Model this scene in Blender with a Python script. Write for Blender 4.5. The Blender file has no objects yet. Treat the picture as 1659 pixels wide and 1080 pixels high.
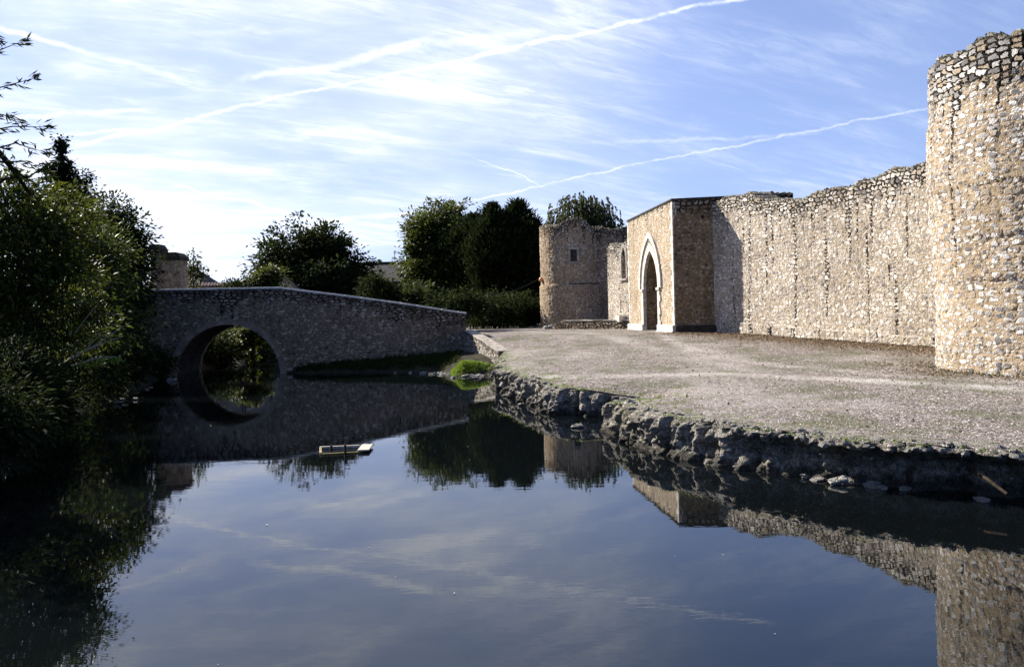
import bpy, bmesh, math, random
import numpy as np
from mathutils import Matrix, Vector
R = math.radians
PI = math.pi
scene = bpy.context.scene
COL = scene.collection
rng = np.random.default_rng(7)
random.seed(7)

# ------------------------------------------------------------------ camera numbers
F, CU, CV, CH, ROLL = 1290.0, 829.5, 510.0, 2.8, R(1.3)
CA, SA = math.cos(ROLL), math.sin(ROLL)
def W(u, v, Y):
    """world point seen at photo pixel (u,v) at depth Y"""
    dx, dy = (u-CU)/F, -(v-CV)/F
    return Vector((Y*(dx*CA+dy*SA), Y, CH+Y*(-dx*SA+dy*CA)))
def DIR(u, v):
    p = W(u, v, 1.0)-Vector((0, 0, CH)); p.normalize(); return p

# ------------------------------------------------------------------ numpy noise
def _hash(ix, iy, iz, seed):
    h = (ix.astype(np.int64)*374761393 + iy.astype(np.int64)*668265263 + iz.astype(np.int64)*1274126177 + seed*974711) & 0xffffffff
    h = ((h ^ (h >> 13))*1274126177) & 0xffffffff
    h = (h ^ (h >> 16)) & 0xffffffff
    return h/4294967295.0
def vnoise(x, y=0.0, z=0.0, seed=0):
    x, y, z = np.broadcast_arrays(np.asarray(x, float), np.asarray(y, float), np.asarray(z, float))
    ix, iy, iz = np.floor(x), np.floor(y), np.floor(z)
    fx, fy, fz = x-ix, y-iy, z-iz
    fx, fy, fz = [f*f*(3-2*f) for f in (fx, fy, fz)]
    r = 0
    for a in (0, 1):
        for b in (0, 1):
            for c in (0, 1):
                w = (fx if a else 1-fx)*(fy if b else 1-fy)*(fz if c else 1-fz)
                r = r + w*_hash(ix+a, iy+b, iz+c, seed)
    return r*2-1
def fbm(x, y=0.0, z=0.0, o=4, seed=0):
    r, a, f = 0, .5, 1
    for k in range(o):
        r = r + a*vnoise(np.asarray(x)*f, np.asarray(y)*f, np.asarray(z)*f, seed+k); a *= .5; f *= 2.07
    return r
def sstep(a, b, x):
    t = np.clip((np.asarray(x, float)-a)/(b-a), 0, 1); return t*t*(3-2*t)

# ------------------------------------------------------------------ tagging
def tag(o, label=None, cat=None, group=None, kind=None):
    if label: o['label'] = label
    if cat: o['category'] = cat
    if group: o['group'] = group
    if kind: o['kind'] = kind
    return o
def empty(name, loc, label, cat, group=None):
    o = bpy.data.objects.new(name, None); COL.objects.link(o); o.location = loc
    o.empty_display_size = .3
    return tag(o, label, cat, group)
def link(name, me, mat, parent=None):
    o = bpy.data.objects.new(name, me); COL.objects.link(o)
    if mat is not None and len(me.materials) == 0: me.materials.append(mat)
    if parent is not None:
        o.parent = parent
        o.matrix_parent_inverse = Matrix.Translation(parent.location).inverted()
    return o

# ------------------------------------------------------------------ node helper
class NT:
    def __init__(s, tree): s.t = tree; s.n = tree.nodes; s.l = tree.links
    def new(s, ty, **kw):
        n = s.n.new(ty)
        for k, v in kw.items(): setattr(n, k, v)
        return n
    def put(s, sock, v):
        if v is None: return
        if hasattr(v, 'is_output'): s.l.new(v, sock)
        elif isinstance(v, (tuple, list)):
            v = tuple(v)
            if sock.type == 'RGBA' and len(v) == 3: v = v+(1,)
            sock.default_value = v
        else: sock.default_value = v
    def m(s, op, a, b=None, c=None, clamp=False):
        n = s.new('ShaderNodeMath', operation=op); n.use_clamp = clamp
        for i, v in enumerate((a, b, c)):
            if v is not None: s.put(n.inputs[i], v)
        return n.outputs[0]
    def v(s, op, a, b=None, sc=None):
        n = s.new('ShaderNodeVectorMath', operation=op)
        s.put(n.inputs[0], a)
        if b is not None: s.put(n.inputs[1], b)
        if sc is not None: s.put(n.inputs['Scale'], sc)
        return n.outputs['Value'] if op in ('DOT_PRODUCT', 'LENGTH', 'DISTANCE') else n.outputs[0]
    def noise(s, vec, scale, detail=3, rough=.55, dim='3D', out=0, dist=0):
        n = s.new('ShaderNodeTexNoise', noise_dimensions=dim)
        if vec is not None: s.put(n.inputs['Vector'], vec)
        s.put(n.inputs['Scale'], scale); s.put(n.inputs['Detail'], detail); s.put(n.inputs['Roughness'], rough)
        s.put(n.inputs['Distortion'], dist)
        return n.outputs[out]
    def vor(s, vec, scale, feature='F1', rnd=1, dim='3D'):
        n = s.new('ShaderNodeTexVoronoi', voronoi_dimensions=dim, feature=feature)
        s.put(n.inputs['Vector'], vec); s.put(n.inputs['Scale'], scale); s.put(n.inputs['Randomness'], rnd)
        return n
    def ss(s, x, a, b, to0=0., to1=1.):
        n = s.new('ShaderNodeMapRange', interpolation_type='SMOOTHSTEP')
        s.put(n.inputs[0], x); s.put(n.inputs[1], a); s.put(n.inputs[2], b); s.put(n.inputs[3], to0); s.put(n.inputs[4], to1)
        return n.outputs[0]
    def mix(s, f, a, b, mode='MIX'):
        n = s.new('ShaderNodeMix', data_type='RGBA', blend_type=mode)
        s.put(n.inputs[0], f); s.put(n.inputs[6], a); s.put(n.inputs[7], b)
        return n.outputs[2]
    def lerp(s, f, a, b):
        n = s.new('ShaderNodeMix', data_type='FLOAT')
        s.put(n.inputs[0], f); s.put(n.inputs[2], a); s.put(n.inputs[3], b)
        return n.outputs[0]
    def sep(s, v):
        n = s.new('ShaderNodeSeparateXYZ'); s.put(n.inputs[0], v); return n.outputs
    def sepc(s, v):
        n = s.new('ShaderNodeSeparateColor'); s.put(n.inputs[0], v); return n.outputs
    def comb(s, x, y, z):
        n = s.new('ShaderNodeCombineXYZ')
        for i, q in enumerate((x, y, z)): s.put(n.inputs[i], q)
        return n.outputs[0]
    def attr(s, name, out='Fac'):
        n = s.new('ShaderNodeAttribute', attribute_name=name); return n.outputs[out]
    def ramp(s, f, pts):
        n = s.new('ShaderNodeValToRGB'); e = n.color_ramp.elements
        while len(e) < len(pts): e.new(.5)
        for i, (p, c) in enumerate(pts):
            e[i].position = p; e[i].color = tuple(c)+(1,)
        s.put(n.inputs[0], f); return n.outputs[0]

def new_mat(name, disp='BUMP'):
    m = bpy.data.materials.new(name); m.use_nodes = True
    m.displacement_method = disp
    t = NT(m.node_tree); t.n.clear()
    out = t.new('ShaderNodeOutputMaterial')
    return m, t, out
def principled(t, out, col, rough=.9, bump=None, bstr=1, bdist=.02, spec=.3, metal=0, disp=None, dscale=1):
    b = t.new('ShaderNodeBsdfPrincipled')
    t.put(b.inputs['Base Color'], col); t.put(b.inputs['Roughness'], rough)
    t.put(b.inputs['Specular IOR Level'], spec); t.put(b.inputs['Metallic'], metal)
    if bump is not None:
        n = t.new('ShaderNodeBump'); t.put(n.inputs['Height'], bump); n.inputs['Strength'].default_value = bstr
        n.inputs['Distance'].default_value = bdist; t.l.new(n.outputs[0], b.inputs['Normal'])
    if disp is not None:
        n = t.new('ShaderNodeDisplacement'); t.put(n.inputs['Height'], disp); n.inputs['Midlevel'].default_value = 0
        n.inputs['Scale'].default_value = dscale; t.l.new(n.outputs[0], out.inputs['Displacement'])
    t.l.new(b.outputs[0], out.inputs['Surface'])
    return b

# ------------------------------------------------------------------ masonry
def masonry(name, sx=2.6, sz=4.2, rnd=.8, mortar=(.40, .27, .15), stones=((.16, .15, .15), (.36, .34, .31), (.62, .59, .54)),
            cover=.5, ero=(.5, 2.0, 1.1), depth=.05, disp='BOTH', dark=(.02, .016, .012), tint=.5, roundness=1.1, offs=0., small=.24):
    m, t, out = new_mat(name, disp)
    uv = t.new('ShaderNodeUVMap').outputs[0]
    uv = t.v('ADD', uv, (offs, offs*.7, 0))
    w1 = t.noise(uv, 1.1, 2, out=1); w2 = t.noise(uv, 6, 2, out=1)
    p = t.v('ADD', uv, t.v('SCALE', t.v('SUBTRACT', w1, (.5, .5, .5)), sc=.28))
    p = t.v('ADD', p, t.v('SCALE', t.v('SUBTRACT', w2, (.5, .5, .5)), sc=.11))
    q = t.v('MULTIPLY', p, (sx, sz, 1))
    vd = t.vor(q, 1, 'F1', rnd, '2D'); ve = t.vor(q, 1, 'DISTANCE_TO_EDGE', rnd, '2D')
    c = t.sepc(vd.outputs['Color'])
    top = t.attr('top')
    x = t.sep(uv)
    # washed-out joints: near the wall head and in streaks running down from it
    st = t.noise(t.comb(t.m('MULTIPLY', x[0], ero[2]), t.m('MULTIPLY', x[1], .07), 0), 1, 3, .6)
    lim = t.m('ADD', ero[0]*.75, t.m('MULTIPLY', t.m('POWER', t.ss(st, .50, .70), 1.3), ero[1]*2.4))
    lim = t.m('ADD', lim, t.m('MULTIPLY', t.m('SUBTRACT', t.noise(uv, 3.2, 4, .65), .5), 2.4))
    er = t.ss(t.m('SUBTRACT', lim, top), -.1, .4)
    er = t.m('MAXIMUM', er, t.ss(t.noise(uv, .9, 4), .70, .76, 0, .8))
    thr = t.m('MULTIPLY', t.m('POWER', c[0], 1.2), 1-cover)
    thr = t.lerp(er, t.m('MULTIPLY', thr, .45), .10)
    edge = t.ss(t.m('SUBTRACT', ve.outputs['Distance'], thr), 0, .07)
    rr = t.m('ADD', t.m('MULTIPLY_ADD', c[0], .20, .26*roundness), t.m('MULTIPLY', t.m('SUBTRACT', t.noise(uv, 9, 3), .5), .34))
    blob = t.ss(t.m('SUBTRACT', vd.outputs['Distance'], rr), .07, -.05)
    edge = t.m('MULTIPLY', edge, t.lerp(er, blob, 1.))
    gone = t.ss(c[2], .60, .62, 1, 0)                 # cells wholly buried in mortar
    stone = t.m('MULTIPLY', edge, t.lerp(er, gone, 1.))
    # second layer: gallets
    v2 = t.vor(t.v('MULTIPLY', p, (sx*1.9, sz*1.7, 1)), 1, 'F1', .9, '2D')
    c2 = t.sepc(v2.outputs['Color'])
    r2 = t.m('ADD', t.m('MULTIPLY_ADD', c2[2], .22, small), t.m('MULTIPLY', t.m('SUBTRACT', t.noise(uv, 13, 3), .5), .35))
    g = t.m('MULTIPLY', t.ss(t.m('SUBTRACT', v2.outputs['Distance'], r2), .05, -.05), t.ss(c2[0], .18, .22))
    g = t.m('MULTIPLY', g, t.m('SUBTRACT', 1., er))
    fine = t.noise(uv, 26, 5, .7); mid = t.noise(uv, 7, 4, .6); big = t.noise(uv, .45, 4, .6)
    sc = t.ramp(t.m('ADD', t.m('MULTIPLY', c[1], .75), t.m('MULTIPLY', fine, .45)), [(.16, stones[0]), (.48, stones[1]), (.92, stones[2])])
    sc = t.mix(t.ss(c[0], .7, .9), sc, tuple(a*.75+b*.25 for a, b in zip(mortar, stones[1])))
    mc = t.mix(t.ss(mid, .3, .75), tuple(q*.62 for q in mortar), tuple(min(1, q*1.25) for q in mortar))
    mc = t.mix(t.m('MULTIPLY', g, .9), mc, t.ramp(t.m('ADD', t.m('MULTIPLY', c2[1], .75), t.m('MULTIPLY', fine, .45)), [(.2, stones[0]), (.5, stones[1]), (.9, stones[2])]))
    mc = t.mix(er, mc, dark)
    col = t.mix(stone, mc, sc)
    col = t.mix(t.ss(fine, .58, .72, 0, .85), col, dark)
    col = t.mix(t.ss(fine, .42, .32, 0, .4), col, stones[2])
    dirt = t.ss(t.noise(t.comb(t.m('MULTIPLY', x[0], 1.3), t.m('MULTIPLY', x[1], .3), 3.), 1, 4, .65), .52, .78, 0, tint)
    col = t.mix(dirt, col, tuple(q*.35 for q in mortar))
    col = t.mix(t.ss(big, .35, .65), col, t.mix(1, col, (.80, .78, .76), 'MULTIPLY'))
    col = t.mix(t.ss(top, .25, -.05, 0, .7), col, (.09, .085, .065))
    rnd_h = t.m('MULTIPLY_ADD', c[2], .6, .5)
    dome = t.ss(ve.outputs['Distance'], 0, .22, .75, 1)
    h = t.m('MULTIPLY', t.m('MULTIPLY', stone, dome), t.m('MULTIPLY', rnd_h, depth))
    h = t.m('ADD', h, t.m('MULTIPLY', t.m('MULTIPLY', g, t.m('SUBTRACT', 1., stone)), depth*.55))
    h = t.m('SUBTRACT', h, t.m('MULTIPLY', t.m('MULTIPLY', er, t.m('SUBTRACT', 1., stone)), depth*1.4))
    h = t.m('ADD', h, t.m('MULTIPLY', t.m('SUBTRACT', fine, .5), depth*1.1))
    h = t.m('ADD', h, t.m('MULTIPLY', t.m('SUBTRACT', mid, .5), depth*.6))
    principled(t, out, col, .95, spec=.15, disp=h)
    return m

MS = {}
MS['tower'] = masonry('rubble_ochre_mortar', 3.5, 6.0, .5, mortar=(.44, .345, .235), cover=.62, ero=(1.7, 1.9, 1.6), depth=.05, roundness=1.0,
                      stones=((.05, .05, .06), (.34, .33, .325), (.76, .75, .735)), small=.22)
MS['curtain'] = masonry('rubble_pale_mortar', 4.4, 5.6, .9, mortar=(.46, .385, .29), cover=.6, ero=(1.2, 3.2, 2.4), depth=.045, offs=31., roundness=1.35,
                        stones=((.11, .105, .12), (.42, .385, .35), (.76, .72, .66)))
MS['gate'] = masonry('rubble_gate_brown', 5.4, 6.6, .95, mortar=(.43, .32, .205), cover=.6, ero=(.25, .5, 1.3), depth=.035, offs=11.,
                     stones=((.13, .115, .10), (.40, .355, .29), (.70, .65, .57)))
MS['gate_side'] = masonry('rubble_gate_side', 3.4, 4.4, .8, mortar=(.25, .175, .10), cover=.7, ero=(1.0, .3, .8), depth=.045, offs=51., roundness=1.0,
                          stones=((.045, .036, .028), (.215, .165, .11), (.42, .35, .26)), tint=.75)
MS['far'] = masonry('rubble_far_tower', 4.2, 5.6, .9, mortar=(.37, .265, .165), cover=.6, ero=(.9, 2.2, 2.2), depth=.05, offs=71., tint=.7,
                    stones=((.07, .06, .05), (.32, .255, .185), (.62, .54, .44)))
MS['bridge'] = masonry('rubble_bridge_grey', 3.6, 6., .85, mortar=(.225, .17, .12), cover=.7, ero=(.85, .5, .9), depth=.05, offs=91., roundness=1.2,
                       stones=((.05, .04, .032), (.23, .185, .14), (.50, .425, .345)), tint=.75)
MS['vault'] = masonry('rubble_vault_shade', 3.6, 6., .85, mortar=(.06, .05, .045), cover=.7, ero=(.1, .1, .9), depth=.04, offs=191., roundness=1.2,
                      stones=((.025, .022, .02), (.07, .06, .055), (.15, .135, .12)), tint=.75)  # darker copy of the bridge rubble, shade under the arch painted in
MS['retain'] = masonry('rubble_retaining_wall', 3.6, 4.8, .9, mortar=(.30, .26, .21), cover=.7, ero=(.4, .9, 2.6), depth=.06, offs=13.,
                       stones=((.08, .072, .065), (.30, .28, .25), (.56, .53, .48)))

def simple(name, c1, c2, scale=6, rough=.85, bd=.01, spec=.25, detail=5, metal=0):
    m, t, out = new_mat(name)
    tc = t.new('ShaderNodeTexCoord').outputs['Object']
    n = t.noise(tc, scale, detail, .65); n2 = t.noise(tc, scale*6, 3, .6)
    col = t.mix(t.ss(n, .32, .68), c1, c2)
    col = t.mix(t.ss(n2, .6, .8, 0, .5), col, tuple(q*.4 for q in c1))
    principled(t, out, col, rough, bump=t.m('ADD', n, t.m('MULTIPLY', n2, .5)), bdist=bd, spec=spec, metal=metal)
    return m
M = {}
M['lime'] = simple('dressed_limestone', (.36, .33, .28), (.66, .62, .55), 5, .85, .02)
M['coping'] = simple('coping_stone', (.50, .47, .42), (.74, .71, .65), 3, .85, .02)
M['dark_stone_shade'] = simple('weathered_dark_stone_and_shade', (.015, .013, .012), (.05, .043, .037), 4, .95, .03)  # dark caps and copings; also paints shade in groove and openings
M['slab'] = simple('grey_stone_slab', (.22, .19, .16), (.38, .34, .29), 3, .9, .03)
M['slate'] = simple('dark_roof_slate', (.02, .02, .022), (.045, .043, .045), 2.5, .8, .02)
M['tile'] = simple('old_clay_tile', (.22, .13, .09), (.42, .30, .23), 7, .9, .03)
M['render'] = simple('grey_render_wall', (.16, .155, .165), (.25, .24, .25), 2, .9, .01)
M['bark'] = simple('bark', (.012, .010, .008), (.045, .036, .027), 9, .95, .03, spec=.05)
M['twig'] = simple('pale_dry_twig', (.30, .26, .20), (.48, .42, .33), 20, .85, .005)
M['wood'] = simple('pale_weathered_wood', (.28, .24, .19), (.50, .44, .37), 12, .7, .004)
M['wet_wood'] = simple('mossy_wet_wood', (.12, .09, .025), (.26, .20, .06), 12, .5, .004)
M['post'] = simple('tarred_post', (.008, .007, .006), (.02, .017, .014), 12, .7, .004)
M['metal'] = simple('dull_metal', (.06, .06, .06), (.11, .11, .11), 10, .5, .002, spec=.5)
M['orange'] = simple('orange_lamp_glass', (.70, .22, .05), (.85, .42, .16), 10, .4, .002)
M['window'] = simple('window_glass_dark', (.01, .012, .016), (.03, .035, .045), 4, .15, .001, spec=.5)
M['frame'] = simple('white_window_frame', (.55, .56, .60), (.7, .7, .74), 4, .5, .001)

def stone_mat(name, a, b, c, sc=5., bd=.06, moss=.0, wet=False):
    m, t, out = new_mat(name)
    tc = t.new('ShaderNodeTexCoord').outputs['Object']
    n = t.noise(tc, sc, 8, .72); v = t.vor(t.v('ADD', tc, t.v('SCALE', t.noise(tc, 3, 3, out=1), sc=.25)), sc*1.2, 'DISTANCE_TO_EDGE')
    n2 = t.noise(tc, sc*7, 4, .7)
    col = t.ramp(t.m('ADD', t.m('MULTIPLY', n, .7), t.m('MULTIPLY', n2, .35)), [(.36, a), (.52, b), (.68, c)])
    col = t.mix(t.ss(v.outputs['Distance'], .07, .0, 0, .85), col, tuple(q*.3 for q in a))
    if wet:
        gz_ = t.sep(t.new('ShaderNodeNewGeometry').outputs['Position'])[2]
        col = t.mix(t.ss(t.m('ADD', gz_, t.m('MULTIPLY', t.m('SUBTRACT', n, .5), .25)), .20, .08, 0, .8), col, (.018, .017, .012))
    if moss:
        col = t.mix(t.ss(t.noise(tc, 1.7, 4), .56, .66, 0, moss), col, (.06, .075, .02))
    h = t.m('ADD', t.m('MULTIPLY', n, 1.), t.m('MULTIPLY', t.ss(v.outputs['Distance'], 0, .15), .35))
    h = t.m('ADD', h, t.m('MULTIPLY', n2, .25))
    principled(t, out, col, .92, bump=h, bdist=bd, spec=.25)
    return m
def bank_mat(name, a, b, c):
    m, t, out = new_mat(name)
    tc = t.new('ShaderNodeTexCoord').outputs['Object']
    q = t.v('ADD', tc, t.v('SCALE', t.v('SUBTRACT', t.noise(tc, 4, 3, out=1), (.5, .5, .5)), sc=.3))
    n = t.noise(q, 5, 9, .75); n2 = t.noise(t.v('MULTIPLY', q, (1, 1, .5)), 16, 6, .75)
    rd = t.m('ABSOLUTE', t.m('SUBTRACT', t.noise(t.v('MULTIPLY', q, (1, 1, .6)), 9, 4, .6), .5))
    col = t.ramp(t.m('ADD', t.m('MULTIPLY', n, .6), t.m('MULTIPLY', n2, .42)), [(.38, a), (.5, b), (.66, c)])
    col = t.mix(t.ss(rd, .035, .0, 0, .85), col, tuple(x*.4 for x in a))
    z = t.sep(t.new('ShaderNodeNewGeometry').outputs['Position'])[2]
    col = t.mix(t.ss(t.noise(tc, 1.9, 5, .6), .52, .64, 0, .45), col, (.085, .09, .035))
    col = t.mix(t.ss(t.m('ADD', z, t.m('MULTIPLY', t.m('SUBTRACT', n, .5), .25)), .20, .08, 0, .8), col, (.018, .017, .012))
    h = t.m('ADD', t.m('MULTIPLY', n, 1.2), t.m('MULTIPLY', n2, .6)); h = t.m('ADD', h, t.m('MULTIPLY', t.ss(rd, 0, .12), .5))
    principled(t, out, col, .92, bump=h, bdist=.13, spec=.2)
    return m
M['bank'] = bank_mat('eroded_bank_crust', (.05, .043, .036), (.32, .29, .245), (.74, .70, .63))
M['rock'] = stone_mat('loose_limestone', (.15, .14, .125), (.40, .38, .34), (.72, .69, .63), 7, .06)

# ------------------------------------------------------------------ grid meshes
class GB:
    """collects grids of points with metre UVs and a depth-below-wall-head attribute"""
    def __init__(s): s.v = []; s.f = []; s.uv = []; s.t = []; s.n = 0
    def add(s, P, UV, T, flip=False):
        n, m = P.shape[:2]
        idx = np.arange(n*m).reshape(n, m)+s.n
        q = np.stack([idx[:-1, :-1], idx[1:, :-1], idx[1:, 1:], idx[:-1, 1:]], -1).reshape(-1, 4)
        if flip: q = q[:, ::-1]
        s.v.append(P.reshape(-1, 3)); s.uv.append(UV.reshape(-1, 2)); s.t.append(np.broadcast_to(T, (n, m)).reshape(-1))
        s.f.append(q); s.n += n*m
    def mesh(s, name, weld=.002, smooth=True, extra=None):
        V = np.concatenate(s.v); Fq = np.concatenate(s.f); U = np.concatenate(s.uv); T = np.concatenate(s.t)
        me = bpy.data.meshes.new(name)
        me.vertices.add(len(V)); me.vertices.foreach_set('co', V.astype(np.float32).ravel())
        me.loops.add(len(Fq)*4); me.loops.foreach_set('vertex_index', Fq.astype(np.int32).ravel())
        me.polygons.add(len(Fq)); me.polygons.foreach_set('loop_start', np.arange(0, len(Fq)*4, 4, dtype=np.int32))
        me.update(calc_edges=True)
        uvl = me.uv_layers.new(name='UVMap'); uvl.data.foreach_set('uv', U[Fq.ravel()].astype(np.float32).ravel())
        a = me.attributes.new('top', 'FLOAT', 'POINT'); a.data.foreach_set('value', T.astype(np.float32))
        if extra:
            for k, arr in extra.items():
                a = me.attributes.new(k, 'FLOAT', 'POINT'); a.data.foreach_set('value', np.asarray(arr, np.float32))
        if weld:
            bm = bmesh.new(); bm.from_mesh(me)
            bmesh.ops.remove_doubles(bm, verts=bm.verts, dist=weld); bm.to_mesh(me); bm.free()
        me.polygons.foreach_set('use_smooth', np.full(len(me.polygons), smooth))
        me.update(); return me
    def build(s, name, mat, parent=None, weld=.002, smooth=True, extra=None):
        return link(name, s.mesh(name, weld, smooth, extra), mat, parent)

def fn(a): return a if callable(a) else (lambda x: np.full(np.shape(x), float(a)))
def panel(g, O, ang, s0, s1, lo, hi, th, st=.1, zs=None, top=True, back=True, ends=(1, 1), under=False, uo=0., head=None, front=True):
    """masonry slab: front face towards the right-hand side of its direction"""
    zs = zs or st; lo, hi = fn(lo), fn(hi); head = fn(head) if head is not None else hi
    d = np.array([math.cos(ang), math.sin(ang)]); n = np.array([d[1], -d[0]])
    S = np.linspace(s0, s1, max(2, int(round((s1-s0)/st))+1))
    L, H, HD = lo(S), hi(S), head(S)
    nz = max(2, int(round(np.max(H-L)/zs))+1)
    v = np.linspace(0, 1, nz)
    Z = L[:, None]+(H-L)[:, None]*v[None]
    def pts(off):
        xy = np.array(O)[None]+S[:, None]*d[None]-n[None]*off
        return np.concatenate([np.repeat(xy[:, None], nz, 1), Z[..., None]], 2)
    T = HD[:, None]-Z
    UV = np.stack([np.repeat(S[:, None], nz, 1)+uo, Z], -1)
    A, B = pts(0), pts(th)
    if front: g.add(A, UV, T)
    if back: g.add(B, UV+7, T, True)
    nt = max(2, int(round(th/st))+1)
    w = np.linspace(0, 1, nt)[None, :, None]
    def side(a, b, uva, Tt, flip):
        P = a[:, None]*(1-w)+b[:, None]*w
        UVs = uva[:, None]+np.stack([w[..., 0]*0, w[..., 0]*th], -1)
        g.add(P, UVs, np.repeat(Tt[:, None], nt, 1), flip)
    if top: side(A[:, -1], B[:, -1], UV[:, -1], T[:, -1], False)
    if under: side(A[:, 0], B[:, 0], UV[:, 0], T[:, 0], True)
    for k, i, fl in ((0, 0, False), (1, -1, True)):
        if ends[k]:
            P = A[i][:, None]*(1-w)+B[i][:, None]*w
            UVs = np.stack([np.repeat(w[..., 0]*th, nz, 0)+3.3, np.repeat(Z[i][:, None], nt, 1)], -1)
            g.add(P, UVs, np.repeat(T[i][:, None], nt, 1), not fl)
def ragged(base, amp=.12, seed=1, step=.28):
    """broken wall head: a height function with missing stones"""
    base = fn(base)
    def f(s):
        s = np.asarray(s, float)
        q = vnoise(np.floor(s/step)*.7, 3., seed=seed)
        return base(s)+amp*(q*.55+fbm(s*1.1, 1., seed=seed+5)*1.1+.25*vnoise(s*9, seed=seed+9))
    return f

# ------------------------------------------------------------------ solids
class SB:
    """hard-surface pieces collected into one bmesh"""
    def __init__(s): s.bm = bmesh.new()
    def box(s, c, size, rz=0, bev=0, M4=None, jit=0):
        m = M4 if M4 is not None else Matrix.Translation(c) @ Matrix.Rotation(rz, 4, 'Z')
        r = bmesh.ops.create_cube(s.bm, size=1, matrix=m @ Matrix.Diagonal((*size, 1)))
        if jit:
            for v in r['verts']: v.co += Vector([random.uniform(-jit, jit) for _ in range(3)])
        if bev:
            es = list({e for v in r['verts'] for e in v.link_edges})
            bmesh.ops.bevel(s.bm, geom=es, offset=bev, segments=2, affect='EDGES', profile=.6)
        return s
    def tube(s, pts, r, seg=7, cap=True):
        pts = [Vector(p) for p in pts]; rr = r if isinstance(r, (list, tuple)) else [r]*len(pts)
        rings = []
        up = Vector((.13, .2, 1)).normalized()
        for i, p in enumerate(pts):
            d = (pts[min(i+1, len(pts)-1)]-pts[max(i-1, 0)]).normalized()
            a = d.cross(up if abs(d.dot(up)) < .95 else Vector((1, 0, 0))).normalized(); b = d.cross(a)
            rings.append([s.bm.verts.new(p+(a*math.cos(k*2*PI/seg)+b*math.sin(k*2*PI/seg))*rr[i]) for k in range(seg)])
        for A, B in zip(rings[:-1], rings[1:]):
            for k in range(seg): s.bm.faces.new((A[k], A[(k+1) % seg], B[(k+1) % seg], B[k]))
        if cap:
            s.bm.faces.new(rings[0][::-1]); s.bm.faces.new(rings[-1])
        return s
    def prism(s, poly, off):
        """poly: list of 3D points, extruded by vector off"""
        a = [s.bm.verts.new(p) for p in poly]; b = [s.bm.verts.new(Vector(p)+Vector(off)) for p in poly]
        n = len(a)
        s.bm.faces.new(a); s.bm.faces.new(b[::-1])
        for i in range(n): s.bm.faces.new((a[i], b[i], b[(i+1) % n], a[(i+1) % n]))
        return s
    def rock(s, c, size, seed=0, sub=3, rough=.28):
        r = bmesh.ops.create_icosphere(s.bm, subdivisions=sub, radius=1)
        co = np.array([v.co[:] for v in r['verts']])
        k = 1+rough*fbm(co[:, 0]*1.3+seed, co[:, 1]*1.3, co[:, 2]*1.3, 4, seed)*1.6
        k *= 1-.12*np.abs(vnoise(co[:, 0]*4+seed, co[:, 1]*4, co[:, 2]*4, seed+3))
        rz = Matrix.Rotation(seed*1.7, 3, 'Z') @ Matrix.Rotation(.2*math.sin(seed), 3, 'X')
        for v, p, q in zip(r['verts'], co, k):
            p = np.sign(p)*np.abs(p)**.8
            v.co = Vector(c)+rz @ Vector((p[0]*size[0]*q, p[1]*size[1]*q, p[2]*size[2]*q))
        return s
    def build(s, name, mat, parent=None, smooth=False):
        bmesh.ops.recalc_face_normals(s.bm, faces=s.bm.faces)
        me = bpy.data.meshes.new(name); s.bm.to_mesh(me); s.bm.free()
        if smooth: me.polygons.foreach_set('use_smooth', np.full(len(me.polygons), True))
        return link(name, me, mat, parent)

# ------------------------------------------------------------------ terrain functions
BX = ([-5, 5, 8, 9.5, 11, 12.3, 13.9, 16, 18.15, 18.9, 19.7, 21.3, 22.3, 24.2, 26, 31.3, 35.5, 38.7, 44.4, 47.5, 49, 90],
      [70, 30, 14, 10.2, 7.1, 5.3, 3.95, 3.05, 2.35, 2.05, 3.0, 3.0, 1.25, .80, .35, -.56, -.68, -.75, -2.65, -4.5, -11.6, -11.6])
XL = ([-40, -10, 0, 8, 15, 22, 31, 39, 42, 49, 60, 63, 64, 90], [-6, -6.5, -7.3, -8.2, -9.7, -12, -15, -17, -18, -17.8, -17.3, -14, -11.7, -11.7])
def bx(y): return np.interp(y, *BX)+.42*fbm(np.asarray(y)*.75, 5., o=4, seed=3)*np.interp(y, [10, 14, 36, 40], [1, 1, 1, 0])
def xl(y): return np.interp(y, *XL)+.5*fbm(np.asarray(y)*.35, 9., o=3, seed=4)
def G(x, y):
    x, y = np.asarray(x, float), np.asarray(y, float)
    b = np.interp(y, [0, 10, 22, 31, 44, 65, 90], [.6, .63, .84, 1.10, 1.58, 1.72, 1.8])+.008*np.clip(x, -5, 20)*np.interp(y, [10, 44, 60], [1, 1, 0])
    t = np.maximum(x-np.interp(y, *BX), 0)
    w = np.interp(y, [10, 12, 20, 31, 38, 42, 44.5, 49, 52], [0, .05, -.1, -.24, -.42, -.15, .42, .42, 0])
    b = b+w*np.exp(-t/2.2)-.30*np.exp(-((x-3.)**2/1.2+(y-20.6)**2/1.6))
    return b+.035*fbm(x*.35, y*.35, o=3, seed=21)+.012*fbm(x*1.6, y*1.6, o=2, seed=22)
def segd(x, y, pts):
    r = np.full(np.shape(x), 1e9)
    for (x0, y0), (x1, y1) in zip(pts[:-1], pts[1:]):
        dx, dy = x1-x0, y1-y0
        t = np.clip(((x-x0)*dx+(y-y0)*dy)/(dx*dx+dy*dy), 0, 1)
        r = np.minimum(r, np.hypot(x-x0-t*dx, y-y0-t*dy))
    return r
WALL_O = np.array([10.93, 43.7]); WALL_D = np.array([.3646, -.9312]); WALL_A = math.atan2(WALL_D[1], WALL_D[0])
TOWER_C = (15.92, 22.32); TOWER_R = 3.6

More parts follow.
